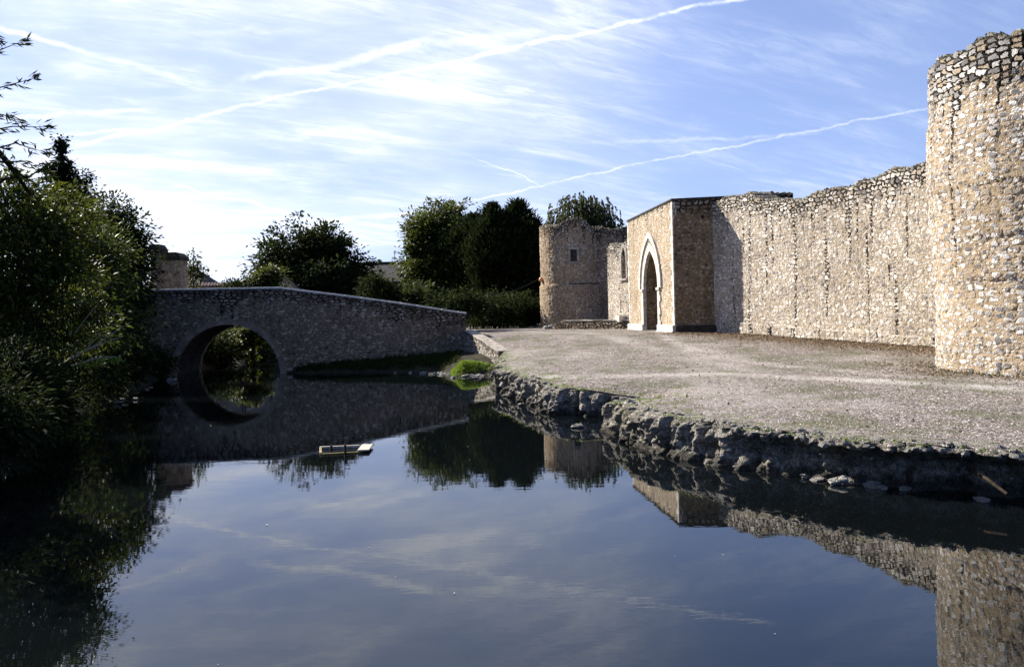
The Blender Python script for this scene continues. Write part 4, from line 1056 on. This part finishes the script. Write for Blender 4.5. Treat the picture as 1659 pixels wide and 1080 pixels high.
def conifer(label, u, vt, D, hw, seed, lean=0):
    b = W(u, 520, D); top = W(u+lean, vt, D); base = Vector((b.x, b.y, 1.4)); H = top.z-base.z
    t = empty('conifer', base, label, 'tree', 'conifers left of the distant tower')
    SB().tube([base, base.lerp(top, .5), top-Vector((0, 0, .3))], [.3, .18, .03], 8).build('trunk', M['bark'], t, True)
    r = np.random.default_rng(seed); P, D_, N_ = [], [], []
    wmax = hw*D/F; nb = 620
    sb = SB()
    for k in range(nb):
        f = (k+r.random())/nb; f = f**.85; z = base.z+.5+(H-.5)*f; L = wmax*min(1, (1-f)*2.6+.16)*(.45+.8*r.random()**1.5); a = r.uniform(0, 2*PI)
        up = .25+.5*f; d = np.array([math.cos(a), math.sin(a), up]); d /= np.linalg.norm(d); o = np.array(base.lerp(top, f)); o[2] = z
        m = int(10+L*20)
        s = r.random(m)**.7*L; q = o+d[None]*s[:, None]+r.normal(size=(m, 3))*(.10+.08*L)
        q[:, 2] -= .1*s*s/max(L, .1)
        P.append(q); D_.append(d[None]*.8+r.normal(size=(m, 3))*.4+np.array([0, 0, .35])); N_.append(r.normal(size=(m, 3))*.5+np.array([0, 0, 1.]))
        if k % 6 == 0: sb.tube([o, o+d*L*.5, o+d*L*.95], [.04, .025, .008], 4, False)
    sb.build('limbs', M['bark'], t, True)
    P = np.concatenate(P); D_ = np.concatenate(D_); N_ = np.concatenate(N_); n = len(P)
    link('crown', leaf_mesh('crown', P, D_, N_, .34+.25*r.random(n), .15, r.random(n)), LM['conifer'], t)
conifer('left one of two tall dark conifers between the lime tree and distant tower', 797, 336, 76, 44, 61)
conifer('right, broader one of two tall dark conifers beside the distant round tower', 838, 332, 77, 48, 62, 0)
conifer('shorter dark conifer filling the gap just left of the distant tower', 862, 362, 78, 36, 63)
conifer('low dark conifer behind the lime tree, in the gap to the conifer pair', 768, 352, 80, 44, 64)
# weeping willow
b = W(944, 520, 79); t = empty('weeping_willow', (b.x, b.y, 1.5), 'weeping willow whose drooping crown rises behind the distant round tower', 'tree')
r = np.random.default_rng(65); P, D_, Rn = [], [], []
tops = []
dome = [B(942, 352, 79, 46, 40), B(978, 362, 79, 32, 30), B(905, 368, 79, 26, 22), B(880, 385, 78, 18, 18), B(932, 326, 79, 20, 18), B(956, 332, 79, 28, 18)]
C, d, bb = clumps(dome, 800, r, 3.2, .35)
keep = C[:, 2] > bb[:, 2]-.25*bb[:, 5]; C, d = C[keep], d[keep]
for c, dd in zip(C, d):
    L = r.uniform(1.4, 4.8); m = int(L*13); s = np.sort(r.random(m))*L; out_ = np.array([dd[0], dd[1]])*.55*(1-np.exp(-s[:, None]*1.4))
    q = np.concatenate([c[None, :2]+out_+r.normal(size=(m, 2))*.03, (c[2]+.35*np.sin(np.minimum(s, 1.2)*2.4)-s*.93)[:, None]], 1)
    P.append(q); D_.append(np.stack([dd[0]*.25+r.normal(size=m)*.25, dd[1]*.25+r.normal(size=m)*.25, -np.ones(m)], -1)); Rn.append(np.full(m, r.random())*.6+.4*r.random(m))
P = np.concatenate(P); n = len(P)
link('crown', leaf_mesh('crown', P, np.concatenate(D_), r.normal(size=(n, 3))+np.array([0, -.5, 0]), .30, .10, np.concatenate(Rn)), LM['willow'], t)
limbs((b.x, b.y, 1.5), C, 22, .4, 66, t)
# far wood closing the horizon
r = np.random.default_rng(88); bl = []
for k in range(46):
    u = -500+k*36+r.uniform(-10, 10); D = r.uniform(150, 190); h = r.uniform(4, 8)
    c = W(u, 500, D); bl.append((c.x, c.y, 1.5+h*.5, r.uniform(6, 9), 5, h*.55))
for k in range(16):
    c = W(1000+k*110, 500, 130); bl.append((c.x, c.y, 3.5, 9, 5, 3.2))
o, _ = foliage('distant_wood', bl, 2600, 16, 1.1, .6, LM['dark'], None, 89, rc=1.1, rag=.3); tag(o, 'low dark band of distant woodland behind the houses', 'woodland', kind='stuff')

# ------------------------------------------------------------------ buildings behind the bridge
def house(name, label, c, w, d, hw, hr, rz, wallm, roofm, hip=0., z0=1.5, wins=()):
    t = empty(name, (c[0], c[1], z0), label, 'house')
    Rm = Matrix.Translation((c[0], c[1], z0)) @ Matrix.Rotation(rz, 4, 'Z')
    sb = SB(); sb.box(None, (w, d, hw), M4=Rm @ Matrix.Translation((0, 0, hw/2)))
    if not hip:
        for sg in (-1, 1):
            sb.prism([Rm @ Vector((sg*(w/2-.1), -d/2, hw)), Rm @ Vector((sg*(w/2-.1), d/2, hw)), Rm @ Vector((sg*(w/2-.1), 0, hw+hr))], (Rm.to_3x3() @ Vector((sg*.095, 0, 0))))
    sb.build('wall', M[wallm], t)
    sb = SB(); o = .35; rl = w/2+o-hip
    e = [Vector(q) for q in ((-w/2-o, -d/2-o, hw-.12), (w/2+o, -d/2-o, hw-.12), (w/2+o, d/2+o, hw-.12), (-w/2-o, d/2+o, hw-.12))]
    rdg = [Vector((-rl, 0, hw+hr)), Vector((rl, 0, hw+hr))]
    up = Vector((0, 0, .16)); V = [sb.bm.verts.new(Rm @ p) for p in e+rdg]; V2 = [sb.bm.verts.new(Rm @ (p+up)) for p in e+rdg]
    for f in ((0, 1, 5, 4), (2, 3, 4, 5), (1, 2, 5), (3, 0, 4)):
        sb.bm.faces.new([V2[i] for i in f]); sb.bm.faces.new([V[i] for i in f][::-1])
    for i, j in ((0, 1), (1, 2), (2, 3), (3, 0)): sb.bm.faces.new((V[i], V[j], V2[j], V2[i]))
    roof = sb.build('roof', M[roofm], t)
    sb = SB(); sb.tube([Rm @ (rdg[0]+up), Rm @ (rdg[1]+up)], .13, 8); sb.build('ridge', M[roofm], t)
    for (x, z, ww, wh_) in wins:
        sb = SB(); sb.box(None, (ww+.16, .12, wh_+.16), M4=Rm @ Matrix.Translation((x, -d/2-.02, z))); wo = sb.build('window', M['frame'], t)
        sb = SB(); sb.box(None, (ww, .12, wh_), M4=Rm @ Matrix.Translation((x, -d/2-.05, z))); q = sb.build('pane', M['window'], wo)
    return t, Rm
c = W(300, 520, 66)
house('house', 'grey house with a dark hipped roof behind the sapling and the level bridge parapet', (c.x, c.y), 6.0, 6, 3.5, 2.15, 0, 'render', 'slate', 2.4)
c = W(436, 520, 68)
house('house', 'grey house with a dark sloping roof partly hidden by the round-crowned tree', (c.x+.3, c.y), 5, 6, 3.4, 2.3, R(4), 'render', 'slate', 2.6, wins=[(-1.6, 2.4, .8, .9)])
c = W(640, 520, 88)
hs, Rm = house('house', 'long dark-roofed house with a roof aerial between the chestnut and lime trees', (c.x, c.y), 15, 7, 5.1, 2.1, R(2), 'render', 'slate', 0, wins=[(-1.2, 3.4, .9, 1.0), (1.1, 3.4, .9, 1.0), (3.0, 3.3, .8, 1.)])
# aerial
ab = W(640, 437, 88); t = empty('tv_aerial', ab, 'thin television aerial standing on the ridge of the long dark roof', 'aerial')
SB().tube([ab-Vector((0, 0, .4)), ab+Vector((0, 0, 2.1))], .04, 6).build('mast', M['metal'], t)
sb = SB()
for z, w in ((.5, .9), (1.2, 1.1), (1.85, 1.3)):
    sb.tube([ab+Vector((-.15 if z > .6 else -.4, 0, z)), ab+Vector((w, 0, z))], .028, 5)
    for k in range(5): x = .15+k*(w-.2)/4; sb.tube([ab+Vector((x, -.22, z)), ab+Vector((x, .22, z))], .014, 4)
sb.build('antenna', M['metal'], t)
# low tiled wall
a, b2 = W(330, 460, 60), W(374, 458, 60)
t = empty('tiled_wall', (a.x, 60, 1.6), 'low garden wall capped with pale clay tiles between the bridge parapet and the hipped roof', 'wall')
L_ = b2.x-a.x+1.5; SB().box((a.x+L_/2-.7, 60, (1.6+a.z-.2)/2), (L_, .4, a.z-.2-1.6)).build('wall', M['render'], t)
sb = SB(); x = a.x-.7
while x < a.x-.7+L_: sb.tube([(x, 59.6, a.z-.22), (x, 60, a.z+.02)], [.12, .12], 6); x += .23
sb.build('tile_capping', M['tile'], t)
c = W(640, 520, 74); a = W(637, 470, 74)
t = empty('garden_shed', (c.x+.2, 74, 1.5), 'small low shed with a pale sloping roof behind the garden shrubs', 'shed')
SB().box((c.x+.6, 75, 2.6), (3., 2, 2.2)).build('wall', M['render'], t)
SB().prism([(c.x-1., 73.8, 4.35), (c.x+2.4, 73.8, 3.6), (c.x+2.4, 73.8, 3.7), (c.x-1., 73.8, 4.45)], (0, 2.5, 0)).build('roof', M['coping'], t)
# stone piers at the bridge's left end
def pier(label, u0, u1, v, D, capm, caph, seed):
    a, b = W(u0, v, D), W(u1, v, D); w = b.x-a.x; zc_ = a.z
    t = empty('stone_pier', (a.x+w/2, D, 1.5), label, 'pier')
    g = GB(); panel(g, (a.x, D), 0, 0, w, 1.2, zc_-caph, w*1.1, .09, uo=seed, head=9); g.build('shaft', M['pier'], t, smooth=False)
    sb = SB(); ov = .07; x0, x1, y0, y1 = a.x-ov, b.x+ov, D-ov, D+w*1.1+ov
    sb.prism([(x0, y0, zc_-caph), (x1, y0, zc_-caph), (x1, y0, zc_-caph*.55), (x1-w*.28, y0, zc_), (x0+.04, y0, zc_)], (0, y1-y0, 0)); sb.build('cap', M[capm], t)
M['pier'] = stone_mat('tan_pier_stone', (.14, .105, .07), (.26, .20, .135), (.40, .33, .235), 3, .05)
pier('square tan stone pier with a dark chamfered cap at the left end of the bridge', 263, 291, 409, 44.6, 'dark_stone_shade', .45, 3)
pier('darker stone pier with a black cap, half hidden in leaves beside the tan pier', 243, 261, 396, 45.6, 'dark_stone_shade', .5, 5)

# ------------------------------------------------------------------ things on the water
a0, a1 = W(518, 727, 17.2), W(583, 723.5, 17.3); a0.z = a1.z = .03
f0 = W(518, 737, 16.45); f1 = W(583, 734, 16.6); f0.z = f1.z = .015
t = empty('floating_raft', (a0+a1)/2, 'half-sunken wooden raft frame with a pale end board and dark pegs on the water', 'raft')
def rail(p, q, w, h):
    d = q-p; M4 = Matrix.Translation((p+q)/2) @ Matrix.Rotation(math.atan2(d.y, d.x), 4, 'Z'); return SB().box(None, (d.length, w, h), M4=M4, bev=.006)
rail(a0, a1, .055, .05).build('rear_rail', M['wood'], t); rail(f0, f1, .05, .03).build('front_rail', M['wet_wood'], t)
rail(f0+Vector((.02, 0, 0)), a0+Vector((.02, 0, 0)), .05, .05).build('end_rail', M['wet_wood'], t)
sb = SB(); p = (a1+f1)/2+Vector((.12, 0, .03)); sb.box(p, (.24, .74, .03), rz=.06, bev=.008); sb.build('board', M['wood'], t)
for u, yy, hh in ((559.4, 16.5, .20), (537, 17.0, .12)):
    p = W(u, 735, yy); SB().tube([(p.x, p.y, -.15), (p.x, p.y, hh)], [.028, .024], 8).build('peg', M['post'], t)
r = np.random.default_rng(99); leafp = []
for u, v in [(430, 851), (735, 962), (597, 887), (862, 888), (640, 935), (290, 922), (1093, 902), (1141, 780), (1170, 899), (1254, 1027), (468, 898), (352, 1077), (700, 700), (757, 724), (430, 720), (480, 690), (300, 720), (520, 712), (385, 705), (605, 690), (760, 745), (340, 690), (560, 690)]:
    hz = CV-(u-CU)*math.tan(ROLL); Y = F*CH/(v-hz); p = W(u, v, Y); s = float(r.uniform(.5, 1.1))*Y/900*(2.4 if (u, v) in ((430, 851), (735, 962)) else 1.2)
    me = leaf_mesh('floating_leaf', np.array([[0, 0, 0.], [.2, .1, .15]])*s, np.array([[1, 0, .02], [.6, .8, .1]]), np.array([[0, 0, 1.], [0, .1, 1]]), s*1.8, s*.9, np.array([.9, 1.]))
    o = link('floating_leaf', me, M['wood']); o.location = (p.x, p.y, .006); o.rotation_euler = (0, 0, float(r.uniform(-.5, .5)))
    tag(o, 'tiny pale fallen leaf floating on the dark water', 'leaf', 'fallen leaves floating on the water')

# ------------------------------------------------------------------ ground cover
def scatter_blades(name, X, Y, Zf, n_each, L, mat, seed, label, Wd=.012, lean=.35):
    r = np.random.default_rng(seed); X = np.repeat(X, n_each)+r.normal(size=len(X)*n_each)*.06; Y = np.repeat(Y, n_each)+r.normal(size=len(Y)*n_each)*.06; n = len(X)
    P = np.stack([X, Y, Zf(X, Y)-.01], -1); D_ = np.stack([r.normal(size=n)*lean, r.normal(size=n)*lean, np.ones(n)], -1)
    o = link(name, leaf_mesh(name, P, D_, r.normal(size=(n, 3))*np.array([1, 1, .2]), L*(.5+r.random(n)), Wd, r.random(n)), LM[mat])
    return tag(o, label, 'grass', kind='stuff')
r = np.random.default_rng(111)
X = r.normal(size=900)*.50-2.35; Y = 37.9+r.normal(size=900)*.34
scatter_blades('grass', X, Y, foreshore_z, 8, .10, 'grass', 112, 'bright sunlit grass on the small mound below the retaining wall', .022, .6)
X = r.uniform(-11.5, -2.8, 1500); Y = np.interp(X, [-11.5, -2.8], [42.2, 41.5])+r.normal(size=1500)*.9
k = foreshore_z(X, Y) > .1; scatter_blades('bank_grass', X[k], Y[k], foreshore_z, 9, .20, 'bankgrass', 113, 'shaded grass on the earth bank under the bridge', .03, .5)
# tufts along rim and in the yard
yy = r.uniform(8, 38, 240); xx = bx(yy)+np.abs(r.normal(size=240))*.6-.1
yy2 = r.uniform(14, 45, 60); xx2 = bx(yy2)+r.uniform(2, 9, 60)
scatter_blades('yard_grass', np.concatenate([xx, xx2]), np.concatenate([yy, yy2]), G, 14, .05, 'grass', 114, 'sparse short grass tufts growing in the gravel and along its rim', .012, .8)
ta = r.uniform(2.6, 5.0, 50); X = TOWER_C[0]+np.cos(ta)*(TOWER_R+.12); Y = TOWER_C[1]+np.sin(ta)*(TOWER_R+.12)
s_ = r.uniform(2, 18, 60); X = np.concatenate([X, WALL_O[0]+WALL_D[0]*s_-.25-.3*r.random(60)]); Y = np.concatenate([Y, WALL_O[1]+WALL_D[1]*s_-.1])
scatter_blades('wall_foot_grass', X, Y, G, 12, .09, 'mid', 115, 'small weeds along the foot of the round tower and curtain wall', .02, .7)
# dead leaves near the wall
n = 15000; s_ = r.uniform(-1, 19, n); off = np.abs(r.normal(size=n))*1.6+.15
wn2 = np.array([WALL_D[1], -WALL_D[0]]); X = WALL_O[0]+WALL_D[0]*s_+wn2[0]*off; Y = WALL_O[1]+WALL_D[1]*s_+wn2[1]*off
ta = r.uniform(2.4, 5.3, 2500); rr = TOWER_R+.1+np.abs(r.normal(size=2500))*.9; X = np.concatenate([X, TOWER_C[0]+np.cos(ta)*rr]); Y = np.concatenate([Y, TOWER_C[1]+np.sin(ta)*rr])
X = np.concatenate([X, r.uniform(1, 14, 2500)]); Y = np.concatenate([Y, r.uniform(12, 44, 2500)]); k = X > bx(Y)+.3; X, Y = X[k], Y[k]; n = len(X)
P = np.stack([X, Y, G(X, Y)+.012], -1); D_ = r.normal(size=(n, 3))*np.array([1, 1, .25])
o = link('leaf_litter', leaf_mesh('leaf_litter', P, D_, r.normal(size=(n, 3))*.3+np.array([0, 0, 1.]), .05+.05*r.random(n), .05, r.random(n)), LM['litter'])
tag(o, 'brown dead leaves drifted on the gravel along the curtain wall', 'dead leaves', kind='stuff')
# coarse grit: small real stones on the near gravel
n = 42000; yy = 8+26*r.random(n)**1.6; xx = bx(yy)+.05+r.random(n)**1.2*11
k = xx < 26; xx, yy = xx[k], yy[k]; n = len(xx)
c8 = np.array([[1, 0, 0], [0, 1, 0], [-1, 0, 0], [0, -1, 0], [0, 0, 1.]]); sz = .006+.016*r.random(n)**3
V = np.stack([xx, yy, G(xx, yy)-.002], -1)[:, None]+c8[None]*sz[:, None, None]*(.6+.8*r.random((n, 5, 1)))
fi = np.array([[0, 1, 4], [1, 2, 4], [2, 3, 4], [3, 0, 4]]); Fi = (fi[None]+np.arange(n)[:, None, None]*5).reshape(-1)
me = bpy.data.meshes.new('grit'); me.vertices.add(n*5); me.vertices.foreach_set('co', V.astype(np.float32).ravel())
me.loops.add(len(Fi)); me.loops.foreach_set('vertex_index', Fi.astype(np.int32)); me.polygons.add(n*4); me.polygons.foreach_set('loop_start', np.arange(0, n*12, 3, dtype=np.int32)); me.update(calc_edges=True)
a = me.attributes.new('rnd', 'FLOAT', 'FACE'); a.data.foreach_set('value', np.repeat(r.random(n), 4).astype(np.float32))
m, t, out = new_mat('grit_stone'); principled(t, out, t.ramp(t.attr('rnd'), [(0, (.05, .045, .04)), (.5, (.22, .20, .18)), (1, (.55, .51, .47))]), .9)
tag(link('gravel_grit', me, m), 'coarse loose grit strewn over the near gravel', 'gravel', kind='stuff')

# ------------------------------------------------------------------ sky, sun, camera
SUN_AZ, SUN_EL = R(-48), R(34)     # azimuth from +Y towards +X
sund = Vector((math.sin(SUN_AZ)*math.cos(SUN_EL), math.cos(SUN_AZ)*math.cos(SUN_EL), math.sin(SUN_EL)))
w = bpy.data.worlds.new('World'); scene.world = w; w.use_nodes = True; t = NT(w.node_tree); t.n.clear()
wo = t.new('ShaderNodeOutputWorld'); bg = t.new('ShaderNodeBackground')
sky = t.new('ShaderNodeTexSky', sky_type='NISHITA'); sky.sun_disc = False
sky.sun_elevation = SUN_EL; sky.sun_rotation = SUN_AZ
sky.air_density = 1.0; sky.dust_density = .6; sky.ozone_density = 3.0; sky.altitude = 50
d = t.v('NORMALIZE', t.new('ShaderNodeTexCoord').outputs['Generated'])
xyz = t.sep(d)
wob = t.v('SUBTRACT', t.noise(d, 9, 4, .6, out=1), (.5, .5, .5)); wob2 = t.v('SUBTRACT', t.noise(d, 40, 3, .6, out=1), (.5, .5, .5))
dw = t.v('ADD', d, t.v('ADD', t.v('SCALE', wob, sc=.018), t.v('SCALE', wob2, sc=.009)))
den = t.m('ADD', t.m('MAXIMUM', xyz[2], 0), .22)
pl_ = t.comb(t.m('DIVIDE', xyz[0], den), t.m('DIVIDE', xyz[1], den), 0)
rot = t.comb(t.v('DOT_PRODUCT', pl_, (.92, .39, 0)), t.v('DOT_PRODUCT', pl_, (-1.6, 3.6, 0)), 0)
c1 = t.noise(rot, 1.6, 8, .62, dist=.6); c2 = t.noise(pl_, .9, 4, .55); c3 = t.noise(t.v('ADD', rot, (5, 3, 1)), 5.5, 6, .7, dist=.5)
sunv = (math.sin(R(-34)), math.cos(R(-34)), .30); sv = Vector(sunv).normalized()
near = t.ss(t.v('DOT_PRODUCT', d, tuple(sv)), .62, .99)
cir = t.m('MULTIPLY', t.ss(t.m('ADD', t.m('MULTIPLY', c1, .6), t.m('MULTIPLY', c2, .55)), .46, .82), t.ss(c3, .34, .66, .2, 1.15))
cir = t.m('MULTIPLY', cir, t.lerp(near, .42, 1.0))
veil = t.m('MULTIPLY', near, t.ss(c2, .3, .62, .12, .46))
fw = t.ss(t.v('DOT_PRODUCT', d, tuple(Vector((math.sin(SUN_AZ), math.cos(SUN_AZ), .3)).normalized())), -.35, .35)
cl = t.m('MULTIPLY', fw, t.m('ADD', t.m('ADD', t.m('MULTIPLY', cir, .85), veil), t.m('ADD', .15, t.ss(xyz[2], .5, .0, 0, .06))))
brk = t.noise(d, 26, 5, .7)
def contrail(a, b, wd_, strength_, soft=.5, jag=dw):
    global cl
    A, Bv = DIR(*a), DIR(*b); n = A.cross(Bv).normalized(); mid = (A+Bv).normalized(); tan = n.cross(mid).normalized()
    sa, sb_ = A.dot(tan), Bv.dot(tan)
    if sa > sb_: sa, sb_ = sb_, sa
    x = t.v('DOT_PRODUCT', d, tuple(tan)); dist = t.m('ABSOLUTE', t.v('DOT_PRODUCT', jag, tuple(n)))
    k = wd_*.75/F; strength = strength_*.62
    v = t.m('MULTIPLY', t.m('POWER', t.ss(dist, k, 0.), 1.4), t.m('MULTIPLY', t.ss(x, sa-.012, sa+.03), t.ss(x, sb_+.012, sb_-.03)))
    v = t.m('MULTIPLY', v, t.m('GREATER_THAN', xyz[1], 0.))
    cl = t.m('ADD', cl, t.m('MULTIPLY', v, t.m('MULTIPLY', t.ss(brk, .36, .58, .35, 1.), strength)))
contrail((110, 243), (395, 172), 6, .9); contrail((385, 174), (760, 92), 5, .8); contrail((750, 94), (1230, -8), 7, .95)
contrail((385, 126), (560, 104), 12, .8); contrail((545, 104), (700, 60), 15, .7); contrail((620, 80), (900, 50), 16, .35)
contrail((-60, 28), (150, 90), 8, .85); contrail((140, 86), (300, 132), 10, .5)
contrail((285, 296), (500, 358), 4, .8); contrail((490, 354), (680, 408), 4, .45)
contrail((310, 412), (470, 376), 6, .85); contrail((460, 377), (565, 354), 9, .9); contrail((555, 354), (690, 345), 8, .8); contrail((680, 347), (880, 300), 4, .7)
contrail((870, 302), (1290, 214), 4, .6); contrail((1280, 217), (1520, 174), 4, .55); contrail((1000, 232), (1330, 214), 7, .3)
contrail((60, 222), (260, 210), 5, .6); contrail((750, 250), (885, 302), 3, .6); contrail((-20, 190), (260, 178), 8, .5)
cl = t.m('MINIMUM', cl, 1.)
skc = t.mix(1., sky.outputs[0], (SKY_T := (.74, .97, 1.38)), 'MULTIPLY')
skc = t.v('DIVIDE', skc, t.v('ADD', (1, 1, 1), t.v('MULTIPLY', skc, (1/6.6, 1/9.8, 1/26.))))
colr = t.mix(cl, skc, (8.0, 8.4, 9.3))
t.put(bg.inputs[0], colr); bg.inputs[1].default_value = .055
t.l.new(bg.outputs[0], wo.inputs[0])

sl = bpy.data.lights.new('sun', 'SUN'); sl.energy = 5.0; sl.angle = R(.5); sl.color = (1., .93, .82)
so = bpy.data.objects.new('sun', sl); COL.objects.link(so); so.location = sund*200
so.rotation_euler = (-sund).to_track_quat('-Z', 'Y').to_euler()

cd = bpy.data.cameras.new('camera'); cam = bpy.data.objects.new('camera', cd); COL.objects.link(cam)
cd.sensor_width = 36; cd.lens = F/1659*36; cd.shift_y = -30/1659; cd.clip_end = 4000; cd.clip_start = .1
cam.matrix_world = Matrix(((CA, SA, 0, 0), (0, 0, -1, 0), (-SA, CA, 0, CH), (0, 0, 0, 1)))
scene.camera = cam
scene.view_settings.view_transform = 'Standard'; scene.view_settings.look = 'None'
scene.view_settings.exposure = 1.42; scene.view_settings.gamma = 1
scene.cycles.max_bounces = 6; scene.cycles.transparent_max_bounces = 4
scene.cycles.caustics_reflective = False; scene.cycles.caustics_refractive = False
